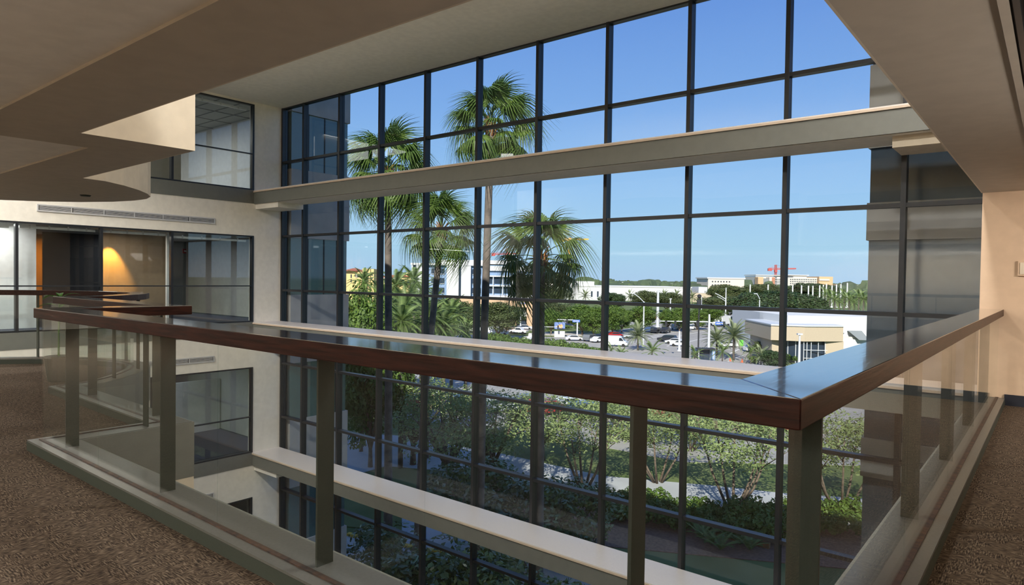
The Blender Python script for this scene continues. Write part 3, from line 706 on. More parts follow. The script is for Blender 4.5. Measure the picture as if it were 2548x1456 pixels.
# broadleaf trees: upper band
for (k, u, vt, d, r, lab) in (
    ('bright', 905, 722, 62, 3.4, 'bright green tree filling the bay beside the left wing'),
    ('bright', 925, 770, 55, 3.2, 'leafy green tree low in the bay beside the left wing'),
    ('olive', 1010, 730, 88, 3.6, 'pale green tree between two fan palm trunks'),
    ('olive', 1105, 742, 150, 6.0, 'green tree left of the tan building'),
    ('olive', 1160, 752, 170, 5.0, 'olive tree in front of the tan building left end'),
    ('olive', 1240, 752, 172, 6.2, 'spreading tree with pale forked trunk before the tan building'),
    ('bright', 1372, 770, 190, 3.3, 'small round green tree behind the traffic signal arm'),
    ('olive', 1392, 756, 225, 5.5, 'greyish bare looking tree behind the small round one'),
    ('bright', 1450, 758, 190, 5.5, 'large bright green tree behind the picture sign'),
    ('bright', 1478, 764, 182, 3.9, 'bright green tree against the mullion right of the picture sign'),
    ('bright', 1525, 762, 190, 3.6, 'green tree just right of the central mullion'),
    ('bright', 1548, 766, 200, 3.1, 'smaller green tree behind the red car'),
    ('bright', 1600, 760, 205, 4.7, 'round bright tree behind the tall street lamp'),
    ('bright', 1662, 770, 210, 3.1, 'green tree right of the thick grey pole'),
    ('bright', 1692, 766, 205, 3.6, 'green tree behind the square lamp post'),
    ('bright', 1735, 770, 215, 3.6, 'green tree above the stopped traffic'),
    ('bright', 1770, 764, 235, 5.0, 'green tree behind the white box lorry'),
    ('olive', 1660, 728, 330, 9.0, 'dull green tree before the long white mall'),
    ('olive', 1610, 724, 340, 8.0, 'rounded green tree before the long white mall, further left'),
    ('olive', 1365, 712, 350, 10.0, 'green tree mass behind the flag'),
    ('dark', 1520, 728, 330, 7.0, 'dark tree before the mall wall right of the mullion'),
    ('olive', 1800, 708, 420, 10.0, 'dome shaped tree before the pinkish building'),
    ('olive', 1822, 712, 400, 9.0, 'dome shaped tree right end of the pinkish building'),
    ('olive', 1775, 738, 290, 9.0, 'wide olive canopy behind the black lamp head'),
    ('olive', 1815, 738, 280, 9.0, 'wide olive canopy under the tall thin pole'),
    ('olive', 1860, 734, 270, 8.0, 'wide olive canopy left of the curved street lamp'),
    ('dark', 1885, 728, 210, 8.5, 'deep green spreading tree under the curved street lamp'),
    ('dark', 1925, 722, 215, 9.0, 'deep green spreading tree left of the mullion'),
    ('dark', 1905, 752, 190, 8.0, 'dark drooping tree over the road right of the lorry'),
    ('dark', 1985, 727, 220, 9.5, 'deep green spreading tree right of the mullion'),
    ('dark', 2012, 748, 215, 6.0, 'brownish green tree behind the white shop roof'),
    ('bright', 2035, 758, 220, 5.0, 'yellow green tree top over the white shop roof'),
    ('olive', 1905, 706, 560, 13.0, 'dome tree in front of the concrete tower under construction'),
    ('olive', 1880, 708, 540, 12.0, 'dome tree left of the concrete tower under construction'),
    ('dark', 2000, 704, 600, 14.0, 'tree mass in front of the long beige hospital block'),
    ('dark', 2045, 706, 560, 13.0, 'tree mass at the right end of the hospital block'),
    ('olive', 1895, 848, 140, 1.8, 'low green bush bank above the green hoarding'),
    ('olive', 1902, 800, 160, 3.0, 'palm like shaggy tree left of the shop'),
    ('dark', 1925, 872, 120, 2.6, 'dark low tree beside the shop corner')):
    tree(k, u, vt, d, r, lab)
# trees seen through the railing glass: lower band
low = (('airy', 1830, 985, 46, 4.6, 'airy multi stemmed tree behind the corner end of the front railing'),
    ('airy', 1640, 1010, 52, 4.2, 'airy tree right of the fourth railing post'),
    ('airy', 1455, 985, 50, 4.4, 'airy tree left of the fourth railing post'),
    ('airy', 2100, 1015, 45, 4.2, 'multi stemmed tree seen through the right railing'),
    ('airy', 1720, 1000, 62, 4.6, 'feathery tree farther back between two airy trees'),
    ('airy', 1560, 975, 66, 4.6, 'feathery tree behind the fourth railing post'),
    ('sparse', 1350, 975, 58, 4.6, 'sunlit tree top seen under the rail centre'),
    ('sparse', 1890, 1045, 68, 3.2, 'small sunlit tree beyond the shaded drive'),
    ('sparse', 1230, 960, 50, 4.0, 'dense tree behind the third glass seam'),
    ('sparse', 1120, 945, 48, 4.0, 'dense tree left of the third glass seam'),
    ('sparse', 1030, 930, 56, 4.0, 'leafy tree under the rail beside a pale palm trunk'),
    ('sparse', 900, 945, 60, 2.8, 'slim leafy tree next to the left wing'),
    ('sparse', 965, 940, 74, 3.4, 'sunlit tree behind the third railing post'),
    ('magnolia', 1200, 1130, 38, 3.2, 'dark glossy magnolia above the lower white ledge'),
    ('magnolia', 1330, 1180, 36, 3.0, 'dark glossy magnolia next to the fourth glass bay'),
    ('magnolia', 1440, 1190, 36, 2.6, 'small glossy magnolia left of the fourth railing post'),
    ('magnolia', 1090, 1345, 27, 3.0, 'dark magnolia crown low under the white ledge'),
    ('magnolia', 1250, 1370, 26, 2.8, 'dark magnolia crown lowest in the middle bay'),
    ('magnolia', 960, 1300, 30, 2.6, 'brownish magnolia low beside the third railing post'),
    ('magnolia', 1420, 1420, 24, 2.4, 'dark magnolia crown at the bottom edge of the picture'))
for a in low: tree(*a)
for i in range(26):
    u = 1480+i*26+rnd.random()*14; v = 1255+(i*37)%70+ (u-1480)*.05
    b = gp(u, v); t = dup_ = None
    ta, tb_, R, ht = PROTO['shrub']; t = thing('shrub', 'low dark shrub in the mulch bed by the shaded drive', 'shrub', (b.x, b.y, G), rnd.random()*6, 'shrubs in the mulch bed'); s_ = .8+.7*rnd.random(); t.scale = (s_, s_, s_)
    o = bpy.data.objects.new('foliage', tb_); COL.objects.link(o); o.parent = t
for i in range(16):
    u = 1215+i*18.5; v = 846+i*2.4+8
    b = gp(u, v); ta, tb_, R, ht = PROTO['shrub']; t = thing('shrub', 'yellow green shrub showing just above the white sill', 'shrub', (b.x, b.y, G), rnd.random()*6, 'shrubs just above the sill'); s_ = 1.8+.8*rnd.random(); t.scale = (s_, s_, s_*.9)
    o = bpy.data.objects.new('foliage', tb_); COL.objects.link(o); o.parent = t
for i, (u, v, r, lab) in enumerate(((1380,820,3.5,'clipped yellow hedge left of the picture sign'), (1400,820,3.5,'clipped yellow hedge behind the picture sign'), (1255,815,4,'low clipped hedge before the tan building'), (1700,808,5,'rounded lawn hedge above the stopped cars'), (1890,905,2.5,'low bush in front of the shop corner'), (1958,902,2.2,'low yellow bush at the foot of the shop'))):
    b = gp(u, v); ta, tb_, R, ht = PROTO['shrub']; t = thing('hedge', lab, 'hedge', (b.x, b.y, G), VIEW); t.scale = (r, 1.2, 1.3)
    o = bpy.data.objects.new('foliage', tb_); COL.objects.link(o); o.parent = t
for i in range(7):
    u = 1745+i*24; b = gp(u, 1345+(i%3)*14); t = thing('strappy_plant', 'strappy leaved plant in the bed below the airy trees', 'plant', (b.x, b.y, G), 0, 'strappy plants in the bed')
    for j in range(12):
        f = bpy.data.objects.new('leaf', FC); COL.objects.link(f); f.parent = t; f.location = (0,0,.1); f.rotation_euler = (0, -math.radians(35+30*rnd.random()), j*2.4); f.scale = (.45,.45,.45)

# ------------------------------------------------------------------ buildings outside
M['bwhite'] = mat('white_stucco', (.64, .64, .625), .8)
M['bblue'] = mat('blue_grey_panel', (.20, .30, .46), .6)
M['bwin'] = mat('office_window', (.03, .045, .07), .15)
M['byel'] = mat('yellow_stucco', (.72, .54, .24), .85)
M['btan'] = mat('tan_brick', (.58, .39, .24), .85, (.52, .34, .20), 3)
M['bbeige'] = mat('beige_stucco', (.50, .41, .29), .85)
M['bpink'] = mat('pinkish_stucco', (.72, .62, .52), .85)
M['roofr'] = mat('red_clay_tile', (.42, .13, .06), .85, (.33, .10, .05), 1)
M['broof'] = mat('flat_roof', (.62, .62, .60), .8)
M['terra'] = mat('terracotta_panel', (.45, .20, .12), .85)
M['ochre'] = mat('ochre_panel', (.62, .40, .22), .85)
M['conc2'] = mat('bare_concrete', (.62, .58, .50), .85)
M['steel'] = mat('galvanised_steel', (.58, .60, .62), .5)
M['blackm'] = mat('black_metal', (.02, .02, .025), .5)
M['cranered'] = mat('crane_red', (.45, .08, .07), .6)
M['craneyel'] = mat('crane_yellow', (.85, .42, .02), .6)
M['green1'] = mat('lime_hoarding', (.16, .58, .08), .6)
M['green2'] = mat('deep_green_hoarding', (.03, .17, .09), .6)
M['bluesign'] = mat('street_sign_blue', (.05, .14, .50), .5)
M['signblue'] = mat('sign_face_blue', (.16, .24, .48), .6)
M['cone'] = mat('cone_orange', (.85, .12, .03), .6)
def wdt(u0, u1, dep): return (u1-u0)/F*dep
def zat(u, v, dep): return at(u, v, dep).z
def building(name, label, u0, u1, vtop, dep, deep, rot=0, group=None):
    """root at the left front ground corner; local x runs along the front, y away from the camera"""
    p = at(u0, 700, dep); h = zat((u0+u1)/2, vtop, dep)-G; W = wdt(u0, u1, dep)/max(.2, math.cos(rot))
    return thing(name, label, 'building', (p.x, p.y, G), VIEW+rot, group), W, h
def zl(u, v, dep): return zat(u, v, dep)-G
# white and blue office block
D = 285; t, W, h = building('office_block', 'white and blue office block with tall white panels behind the leaning palm', 1023, 1332, 652, D, 30)
X = lambda u, u0=1023, d=D: wdt(u0, u, d)
Z = lambda v: zl(1100, v, D)
box(0, W, 3, 32, 0, Z(660)).build('wall', M['bblue'], t)
box(-.5, X(1200), 1.5, 33, Z(660), Z(655)).build('cornice', M['bwhite'], t)
box(X(1085), X(1300), 8, 30, Z(655), Z(645)).build('penthouse', M['bwhite'], t)
box(X(1200), W+.4, 2.0, 33, Z(672), Z(660)).build('cornice', M['bwhite'], t)
for a, b in ((1023, 1027), (1035, 1053), (1111, 1141), (1147, 1171)):
    box(X(a), X(b), .6, 3, 0, Z(661)).build('white_panel', M['bwhite'], t)
for a, b in ((1031.5, 1035), (1141.5, 1146.5)): box(X(a), X(b), 1.6, 3, 0, Z(661)).build('dark_slot', M['bwin'], t)
for r in range(5):
    v0 = 668+r*24
    for a, b in ((1071, 1084), (1089, 1104), (1174, 1182), (1186, 1196)):
        o = box(X(a), X(b), 2.75, 3.02, Z(v0+14), Z(v0)).build('window', M['bwin'], t)
        box(X(a), X(b), 2.6, 2.72, Z(v0+14.5), Z(v0+13.6)).build('window_sill', M['bwhite'], t)
for r in range(4):
    v0 = 684+r*24
    box(X(1200), W+.5, 1.4, 3, Z(v0+3), Z(v0)).build('balcony_slab', M['bwhite'], t)
    for a in range(1206, 1326, 24): box(X(a), X(a+18), 2.7, 3.02, Z(v0+20), Z(v0+5)).build('window', M['bwin'], t)
    for a in range(1202, 1330, 24): box(X(a), X(a+2), 1.6, 2.4, Z(v0+24), Z(v0)).build('column', M['bwhite'], t)
MB().side([(X(1258),Z(646)),(X(1270),Z(628)),(X(1276),Z(628)),(X(1276),Z(646))], 10, 20).build('roof_fin', M['bwhite'], t)
# yellow houses
D = 340; t, W, h = building('yellow_house', 'yellow stucco house with gabled balcony and square tower beside the left wing', 855, 925, 676, D, 20)
X = lambda u: wdt(855, u, D); Z = lambda v: zl(890, v, D)
box(0, X(885), 2, 22, 0, Z(675)).build('wall', M['byel'], t)
box(X(883), X(907), 0, 22, 0, Z(681)).build('wall', M['byel'], t)
box(X(897), X(917), 4, 18, 0, Z(668)).build('tower', M['byel'], t)
box(X(917), X(925), 5, 17, 0, Z(669)).build('tower', M['byel'], t)
MB().side([(X(883),Z(681)),(X(895),Z(673.5)),(X(907),Z(681))], -.5, 12).build('gable', M['byel'], t)
MB().add([(X(882),-1,Z(682)),(X(895),-1,Z(673)),(X(895),14,Z(673)),(X(882),14,Z(682))], [(0,1,2,3)]).add([(X(908),-1,Z(682)),(X(895),-1,Z(673)),(X(895),14,Z(673)),(X(908),14,Z(682))], [(3,2,1,0)]).build('roof', M['roofr'], t)
MB().add([(-1,0,Z(674.5)),(X(886),0,Z(674.5)),(X(886),24,Z(674.5)),(-1,24,Z(674.5)),(2,12,Z(667)),(X(874),12,Z(667))], [(0,1,5,4),(1,2,5),(2,3,4,5),(3,0,4)]).build('roof', M['roofr'], t)
for a, b, v0, v1 in ((889,896.5,683,690),(884,886,683,690),(870,873,683,692),(870,873,696,703),(908,914,679,685),(919,922,680,686),(908,914,690,694),(919,922,689,694)):
    box(X(a), X(b), -.1 if a > 882 and a < 898 else (3.9 if a < 917 and a > 890 else (4.9 if a > 900 else 1.9)), 5.2, Z(v1), Z(v0)).build('window', M['bwin'], t)
for a in (885.5, 888, 897, 899): box(X(a), X(a+.8), -.5, -.1, Z(691), Z(682)).build('column', M['bwhite'], t)
D = 360; t, W, h = building('yellow_house', 'long low yellow house with red tiled hip roof and chimney', 925, 1024, 690, D, 20)
X = lambda u: wdt(925, u, D); Z = lambda v: zl(975, v, D)
box(0, W, 0, 22, 0, Z(692)).build('wall', M['byel'], t)
def hip(x0, x1, y0, y1, z0, z1, mb=None):
    d = min((y1-y0)/2, (x1-x0)/2)*.9; ym = (y0+y1)/2
    return (mb or MB()).add([(x0,y0,z0),(x1,y0,z0),(x1,y1,z0),(x0,y1,z0),(x0+d,ym,z1),(x1-d,ym,z1)], [(0,1,5,4),(1,2,5),(2,3,4,5),(3,0,4)])
hip(-1, W+1, -1, 23, Z(692), Z(684)).build('roof', M['roofr'], t)
box(X(992), X(1024), -3, 20, Z(700), Z(688)).build('wall', M['byel'], t)
hip(X(991), W+1.5, -4, 21, Z(688), Z(679)).build('roof', M['roofr'], t)
box(X(1012), X(1018), -2, 4, Z(690), Z(678)).build('chimney', M['byel'], t)
box(X(925), X(991), -1.3, -1, Z(694), Z(691.5)).build('eaves', M['bwhite'], t)
MB().side([(X(985),Z(694)),(X(991),Z(687)),(X(1000),Z(694))], -4.2, 4).build('gable', M['bwhite'], t)
for a in (940, 955, 972, 1004, 1016): box(X(a), X(a+4), -.15 if a < 990 else -3.15, 0, Z(703), Z(697)).build('window', M['bwin'], t)
# tan low office
D = 215; t, W, h = building('tan_office', 'two storey tan brick office with dark recessed glazing behind street trees', 1131, 1345, 745, D, 22)
X = lambda u: wdt(1131, u, D); Z = lambda v: zl(1240, v, D)
box(0, W, 3, 24, 0, Z(758)).build('core', M['bwin'], t)
box(0, W, 0, 24, Z(764), Z(744)).build('parapet', M['btan'], t)
for a, b in ((1131, 1140), (1158, 1205), (1265, 1286), (1312, 1345)): box(X(a), X(b), 0, 4, 0, Z(764)).build('brick_pier', M['btan'], t)
box(X(1140), X(1158), .6, 3.2, Z(788), Z(779)).build('canopy', M['bwhite'], t)
box(X(1205), X(1265), .6, 3.2, Z(787), Z(782)).build('canopy', M['bwhite'], t)
box(X(1286), X(1312), .6, 3.2, Z(787), Z(783)).build('canopy', M['bwhite'], t)
box(X(1286), X(1311), 2.4, 2.9, Z(782), Z(772)).build('window', M['greywall'], t)
for a in (1149, 1150): box(X(a), X(a+2), .4, .8, 0, Z(764)).build('column', M['bbeige'], t)
for i in range(8): box(X(1293)+i*.30, X(1293)+i*.30+.2, -.12, -.02, Z(756)+.05, Z(752.2)).build('sign_letter', M['bluesign'], t)
box(X(1200), X(1330), 6, 20, Z(744), Z(738)).build('roof_block', M['bwhite'], t)
# long white mall
D = 505; t, W, h = building('shopping_mall', 'very long low white mall with flat roof across the middle distance', 1352, 1782, 716, D, 60)
X = lambda u: wdt(1352, u, D); Z = lambda v: zl(1560, v, D)
box(X(1400), X(1720), 0, 80, 0, Z(713)).build('wall', M['bwhite'], t)
box(X(1352), X(1505), 10, 70, 0, Z(716)).build('wall', M['bwhite'], t)
box(X(1414), X(1487), 20, 60, Z(716), Z(702)).build('roof_block', M['bwhite'], t)
box(X(1700), X(1782), -10, 40, 0, Z(727)).build('wall', M['bbeige'], t)
box(X(1398), X(1722), -.4, 0, Z(714.5), Z(712)).build('cornice', M['broof'], t)
box(X(1748), X(1770), 10, 30, Z(727), Z(712)).build('roof_plant', M['steel'], t)
for a in (1471, 1486): box(X(a), X(a+4), -.15, .1, Z(740), Z(726)).build('door', M['bwin'], t)
# pinkish building
D = 650; t, W, h = building('pinkish_block', 'three storey pinkish block with a row of square windows, left of the hospital', 1762, 1852, 694, D, 40)
X = lambda u: wdt(1762, u, D); Z = lambda v: zl(1800, v, D)
box(0, W, 0, 40, 0, h).build('wall', M['bpink'], t)
box(-1, W+1, -.6, 41, h, h+1.2).build('cornice', M['bwhite'], t)
for r, v0 in enumerate((699.5, 708)):
    for i in range(7): box(X(1771.5+i*7), X(1774.5+i*7), -.3, .1, Z(v0+3), Z(v0)).build('window', M['bwin'], t)
# hospital
D = 900; t, W, h = building('hospital', 'long beige multi storey hospital block with small dark windows at the skyline', 1957, 2067, 692, D, 60)
X = lambda u: wdt(1957, u, D); Z = lambda v: zl(2010, v, D)
box(0, X(2037), 0, 50, 0, Z(691)).build('wall', M['conc2'], t)
box(0, X(2012), 6, 44, Z(691), Z(686)).build('upper_floor', M['conc2'], t)
box(-1, X(2012)+2, 4, 46, Z(686), Z(684)).build('cornice', M['bwhite'], t)
box(X(2033), X(2067), -6, 50, 0, Z(688)).build('wall', M['ochre'], t)
box(X(2033), X(2058), -7, -6, Z(698), Z(694)).build('band', M['bpink'], t)
for r in range(4):
    for i in range(16): box(X(1966+i*4.4), X(1968+i*4.4), -.5, .1, Z(697+r*5.2), Z(694.6+r*5.2)).build('window', M['bwin'], t)
D = 880; t, W, h = building('tower_block', 'concrete tower under construction with ochre and terracotta panels at its foot', 1882, 1950, 683, D, 40)
X = lambda u: wdt(1882, u, D); Z = lambda v: zl(1915, v, D)
box(X(1884), X(1950), 6, 46, 0, Z(688)).build('wall', M['conc2'], t)
box(X(1883), X(1951), 4, 48, Z(686), Z(684)).build('roof_slab', M['conc2'], t)
for a, b, m_ in ((1882, 1895, 'ochre'), (1910, 1916, 'bpink'), (1916, 1924, 'terra')): box(X(a), X(b), -6, 6, 0, Z(690)).build('panel', M[m_], t)
box(X(1895), X(1910), -3, 6, 0, Z(693)).build('panel', M['greywall'], t)
for r in range(7):
    box(X(1924.5), X(1945), 4.5, 6.2, Z(693.6+r*4.3)-.3, Z(692.6+r*4.3)).build('floor_slab', M['bwhite'], t)
    box(X(1932), X(1937), 5.4, 6.1, Z(692+r*4.3), Z(689.8+r*4.3)).build('opening', M['bwin'], t)
# tower crane
def crane(label, uf, vtop, vbase, dep, ul, ur, vj, m, rot=0):
    p = at(uf, 700, dep); t = thing('tower_crane', label, 'crane', (p.x, p.y, zat(uf, vbase, dep)), VIEW+rot); zt = zat(uf, vtop, dep)-zat(uf, vbase, dep); zj = zat(uf, vj, dep)-zat(uf, vbase, dep)
    a = wdt(uf, ul, dep); b = wdt(uf, ur, dep); s = dep/900
    mb = MB()
    for q in range(8):
        z0 = zt*q/8; z1 = zt*(q+1)/8
        mb.tube([(-1*s,0,z0),(1*s,0,z1)], .25*s, 4).tube([(1*s,0,z0),(-1*s,0,z1)], .25*s, 4)
    for sx in (-1, 1):
        for sy in (-1, 1): mb.tube([(sx*s,sy*s,0),(sx*s,sy*s,zt)], .35*s, 4)
    mb.build('mast', m, t)
    jb = MB().tube([(a,0,zj),(b,0,zj+1.5*s)], .8*s, 4).tube([(a,0,zj+2*s),(b,0,zj+2.2*s)], .4*s, 4)
    for q in range(20): x = a+(b-a)*q/20; jb.tube([(x,0,zj),(x+(b-a)/40,0,zj+2*s)], .2*s, 3)
    jb.build('jib', m, t)
    box(a-1*s, a+4*s, -1.5*s, 1.5*s, zj-2*s, zj+1.5*s).build('counterweight', m, t)
    box(-1.6*s, 1.6*s, -1.8*s, 1.8*s, zj-3.5*s, zj-.5*s).build('cab', m, t)
    MB().tube([(0,0,zt),(a*.8,0,zj+2*s)], .12*s, 3).tube([(0,0,zt),(b*.7,0,zj+2*s)], .12*s, 3).build('tie_rod', m, t)
crane('red tower crane rising over the concrete tower near the horizon', 1929.5, 659, 684, 890, 1912, 1980, 671, M['cranered'])
crane('orange crane with its tip poking out right of the drooping fan palm', 1415, 592, 705, 520, 1398, 1463, 598, M['craneyel'], .0)
crane('small red crane glimpsed between palm fronds above the office block', 1261, 618, 650, 330, 1224, 1290, 634, M['cranered'])
D = 560; t, W, h = building('parking_frame', 'bare concrete frame building with orange gaps behind the drooping palm', 1338, 1412, 691, D, 30)
box(0, W, 3, 30, 0, h-2).build('core', M['bbeige'], t)
for r in range(3): box(-.5, W+.5, 0, 30, h-1.2-r*5, h-r*5).build('floor_slab', M['bpink'], t)
for i in range(12): box(W*i/11-.4, W*i/11+.4, .2, 2.5, 0, h-1).build('column', M['bwhite'], t)
# shop with white box behind
def shop():
    b0 = gp(1938, 900); D = (b0-Vector((0,0,CH))).dot(FW)
    t = thing('corner_shop', 'beige shop with canted glazed corner and white block behind, beside the right wing', 'building', (b0.x, b0.y, G), VIEW-.05)
    X = lambda u: wdt(1938, u, D); Z = lambda v: zl(2000, v, D)
    zt = Z(810)
    box(X(1920), X(1978), 0, 14, 0, Z(843)).build('lower_wall', M['bbeige'], t)
    MB().prism([(X(1912),-1.2),(X(1984),-3.2),(X(2084),-1.6),(X(2084),16),(X(1912),16)], Z(846), zt).build('fascia', M['bbeige'], t)
    MB().prism([(X(1911),-1.4),(X(1984),-3.4),(X(2085),-1.8),(X(2085),16),(X(1911),16)], zt, zt+.25).build('coping', M['steel'], t)
    MB().prism([(X(1954),-.2),(X(1984),-2.4),(X(2045),-1.0),(X(2045),13),(X(1954),13)], 0, Z(846)).build('glazing', M['bwin'], t)
    box(X(2042), X(2086), -1.5, 16, 0, Z(846)).build('brick_pier', M['bbeige'], t)
    for a, y in ((1956,-.5),(1970,-1.6),(1984,-2.7),(1992,-2.6),(2003,-2.4),(2022,-2.0),(2041,-1.5)):
        box(X(a), X(a)+.12, y-.1, y+.1, 0, Z(846)).build('glazing_bar', M['steel'], t)
    for v in (868, 888): box(X(1984), X(2042), -2.6, -2.5, Z(v), Z(v)+.1).build('transom', M['steel'], t)
    MB().prism([(X(1960),18),(X(1975),4),(X(2240),4),(X(2240),40),(X(1960),40)], 0, Z(788)).build('white_block', M['bwhite'], t)
    box(X(2084), X(2200), 3.1, 4.0, Z(845), Z(839)).build('ledge', M['conc2'], t)
    box(X(2084), X(2200), 2.6, 4, 0, Z(845)).build('lower_wall', M['bwhite'], t)
    # cursive sign as thin bent strokes and a striped awning
    for pts in ([(0,.5),(.15,.62),(.1,.4)], [(.3,.32),(.6,.30),(.85,.34)], [(1.15,.25),(1.35,.45),(1.2,.3),(1.5,.25)], [(1.5,.22),(1.9,.28),(2.2,.2),(2.55,.25),(2.85,.5)], [(1.6,.62),(1.72,.55)], [(0,-.15),(.7,-.3),(1.2,-.1),(1.45,.1)], [(2.8,.6),(2.95,.5)]):
        MB().tube([(X(2085)+a*.80, 2.95, Z(828)+b*.9) for a, b in pts], .07, 4).build('sign_stroke', M['steel'], t)
    MB().add([(X(2124),3.9,Z(824)),(X(2160),3.9,Z(824)),(X(2165),1.4,Z(845)),(X(2140),1.4,Z(845)),(X(2124),3.0,Z(826))], [(0,1,2,3,4)]).build('awning', M['greywall'], t)
shop()
# distant low roofs and treeline ---------------------------------------------------
r_ = random.Random(11)
for i in range(46):
    u = 1345+i*18+r_.random()*8; dep = 900+r_.random()*900; w_ = 20+r_.random()*60
    p = at(u, 700, dep); t = thing('distant_building', 'tiny white low building on the skyline', 'building', (p.x, p.y, G), VIEW, 'tiny low buildings on the skyline')
    hh = 4+r_.random()*6; box(0, w_, 0, 20, 0, hh).build('wall', [M['bwhite'], M['bpink'], M['broof']][i%3], t); box(-1, w_+1, -1, 21, hh, hh+1).build('roof', [M['broof'], M['roofr'], M['bwhite']][i%3], t)
mb = MB()
FLF = mat('distant_foliage', (.075, .11, .05), .9, (.045, .07, .04), .02)  # haze put into the colour by desaturating the far green
for i in range(1500):
    u = 700+r_.random()*1600; dep = 600*(7**r_.random()); p = at(u, 700, dep); s_ = 7+r_.random()*9
    if 840 < u < 1340 and dep < 700: continue
    hz = 5+r_.random()*7+ (5 if r_.random() < .1 else 0)
    n_ = 8; vv = [(p.x+math.cos(k*PI/4)*s_*(.8+.4*r_.random()), p.y+math.sin(k*PI/4)*s_*(.8+.4*r_.random()), G+hz*(.35)) for k in range(n_)]
    vv += [(p.x+math.cos(k*PI/4)*s_*.6, p.y+math.sin(k*PI/4)*s_*.6, G+hz*(.8+.3*r_.random())) for k in range(n_)] + [(p.x, p.y, G+hz*1.1)] + [(p.x+math.cos(k*PI/4)*s_*.7, p.y+math.sin(k*PI/4)*s_*.7, G) for k in range(n_)]
    mb.add(vv, [(k,(k+1)%n_,n_+(k+1)%n_,n_+k) for k in range(n_)]+[(n_+k,n_+(k+1)%n_,2*n_) for k in range(n_)]+[(17+k,17+(k+1)%n_,(k+1)%n_,k) for k in range(n_)])
o = tag(mb.build('distant_trees', FLF, stuff=True), 'dark band of countless far trees along the horizon', 'trees')

# ------------------------------------------------------------------ vehicles
PAINT = {k: mat('car_paint_'+k, c, .25, spec=.6, coat=.4) for k, c in dict(white=(.78,.78,.78), black=(.02,.022,.028), red=(.40,.015,.02), grey=(.16,.17,.18), blue=(.05,.08,.16), silver=(.42,.44,.46)).items()}
M['tyre'] = mat('tyre', (.015,.015,.015), .8); M['cglass'] = mat('car_glass', (.02,.03,.04), .08)
CARS = {}
def mesh_of(mb, name, m):
    o = mb.build(name, m); me = o.data; bpy.data.objects.remove(o); return me
def car_proto(key, L, Wd, body, glassp, wr, wx, extra=()):
    h2 = Wd/2; B = mesh_of(MB().side(body, -h2, h2), 'body', PAINT['white'])
    Gm = mesh_of(MB().side(glassp, -h2-.015, h2+.015), 'window_glass', M['cglass'])
    Ws = []
    for x in wx:
        for sg in (-1, 1): Ws.append(mesh_of(MB().tube([(x, sg*(h2-.18), wr), (x, sg*(h2+.03), wr)], wr, 12), 'wheel', M['tyre']))
    ex = [(n, mesh_of(mb_, n, PAINT['white'] if m_ is None else m_), m_ is None) for n, mb_, m_ in extra]
    CARS[key] = (B, Gm, Ws, ex)
car_proto('sedan', 4.6, 1.8, [(-2.3,.35),(2.25,.35),(2.3,.75),(1.25,.95),(.55,1.42),(-.9,1.44),(-1.7,1.02),(-2.28,.95)], [(1.12,.97),(.52,1.36),(-.88,1.38),(-1.55,1.02)], .33, (-1.4, 1.4),
   [('windscreen', MB().add([(1.22,-.75,.99),(1.22,.75,.99),(.60,.68,1.42),(.60,-.68,1.42)], [(0,1,2,3)]), M['cglass'])])
car_proto('suv', 4.8, 1.95, [(-2.4,.4),(2.35,.4),(2.4,.95),(1.3,1.15),(.6,1.72),(-2.0,1.75),(-2.38,1.1)], [(1.15,1.18),(.58,1.62),(-1.9,1.65),(-2.1,1.18)], .38, (-1.5, 1.5),
   [('windscreen', MB().add([(1.28,-.8,1.19),(1.28,.8,1.19),(.66,.72,1.70),(.66,-.72,1.70)], [(0,1,2,3)]), M['cglass'])])
car_proto('pickup', 5.5, 1.95, [(-2.7,.5),(2.7,.5),(2.75,1.05),(1.5,1.2),(.9,1.8),(-.5,1.82),(-.7,1.15),(-2.7,1.15)], [(1.3,1.22),(.85,1.7),(-.42,1.72),(-.52,1.22)], .4, (-1.7, 1.75))
car_proto('van', 5.9, 2.0, [(-2.9,.4),(2.85,.4),(2.9,1.1),(2.2,1.35),(1.4,2.25),(.9,2.5),(-2.85,2.5)], [(2.0,1.38),(1.42,2.1),(.95,2.1),(.85,1.38)], .38, (-1.9, 1.9),
   [('windscreen', MB().add([(2.16,-.85,1.40),(2.16,.85,1.40),(1.45,.8,2.24),(1.45,-.8,2.24)], [(0,1,2,3)]), M['cglass'])])
car_proto('lorry', 8, 2.4, [(1.8,.6),(3.9,.6),(4.0,1.3),(3.5,1.5),(3.1,2.5),(1.8,2.55)], [(3.3,1.6),(3.0,2.4),(2.3,2.4),(2.3,1.6)], .48, (-2.6, 3.0),
   [('cargo_box', MB().box(-4, 1.6, -1.25, 1.25, .85, 3.7), None)])
def car(kind, u, v, ang, paint, label, name=None, sc_=1):
    p = gp(u, v); t = thing(name or {'lorry':'box_lorry','van':'van','pickup':'pickup_truck','suv':'car','sedan':'car'}[kind], label, {'lorry':'truck','van':'van','pickup':'truck'}.get(kind,'car'), (p.x, p.y, G+.02), VIEW+ang); t.scale = (sc_,)*3
    B, Gm, Ws, ex = CARS[kind]
    o = bpy.data.objects.new('body', B); COL.objects.link(o); o.parent = t; o.material_slots[0].link = 'OBJECT'; o.material_slots[0].material = PAINT[paint]
    o = bpy.data.objects.new('side_glass', Gm); COL.objects.link(o); o.parent = t
    for w_ in Ws: o = bpy.data.objects.new('wheel', w_); COL.objects.link(o); o.parent = t
    for n, me, pm in ex: o = bpy.data.objects.new(n, me); COL.objects.link(o); o.parent = t
    return t
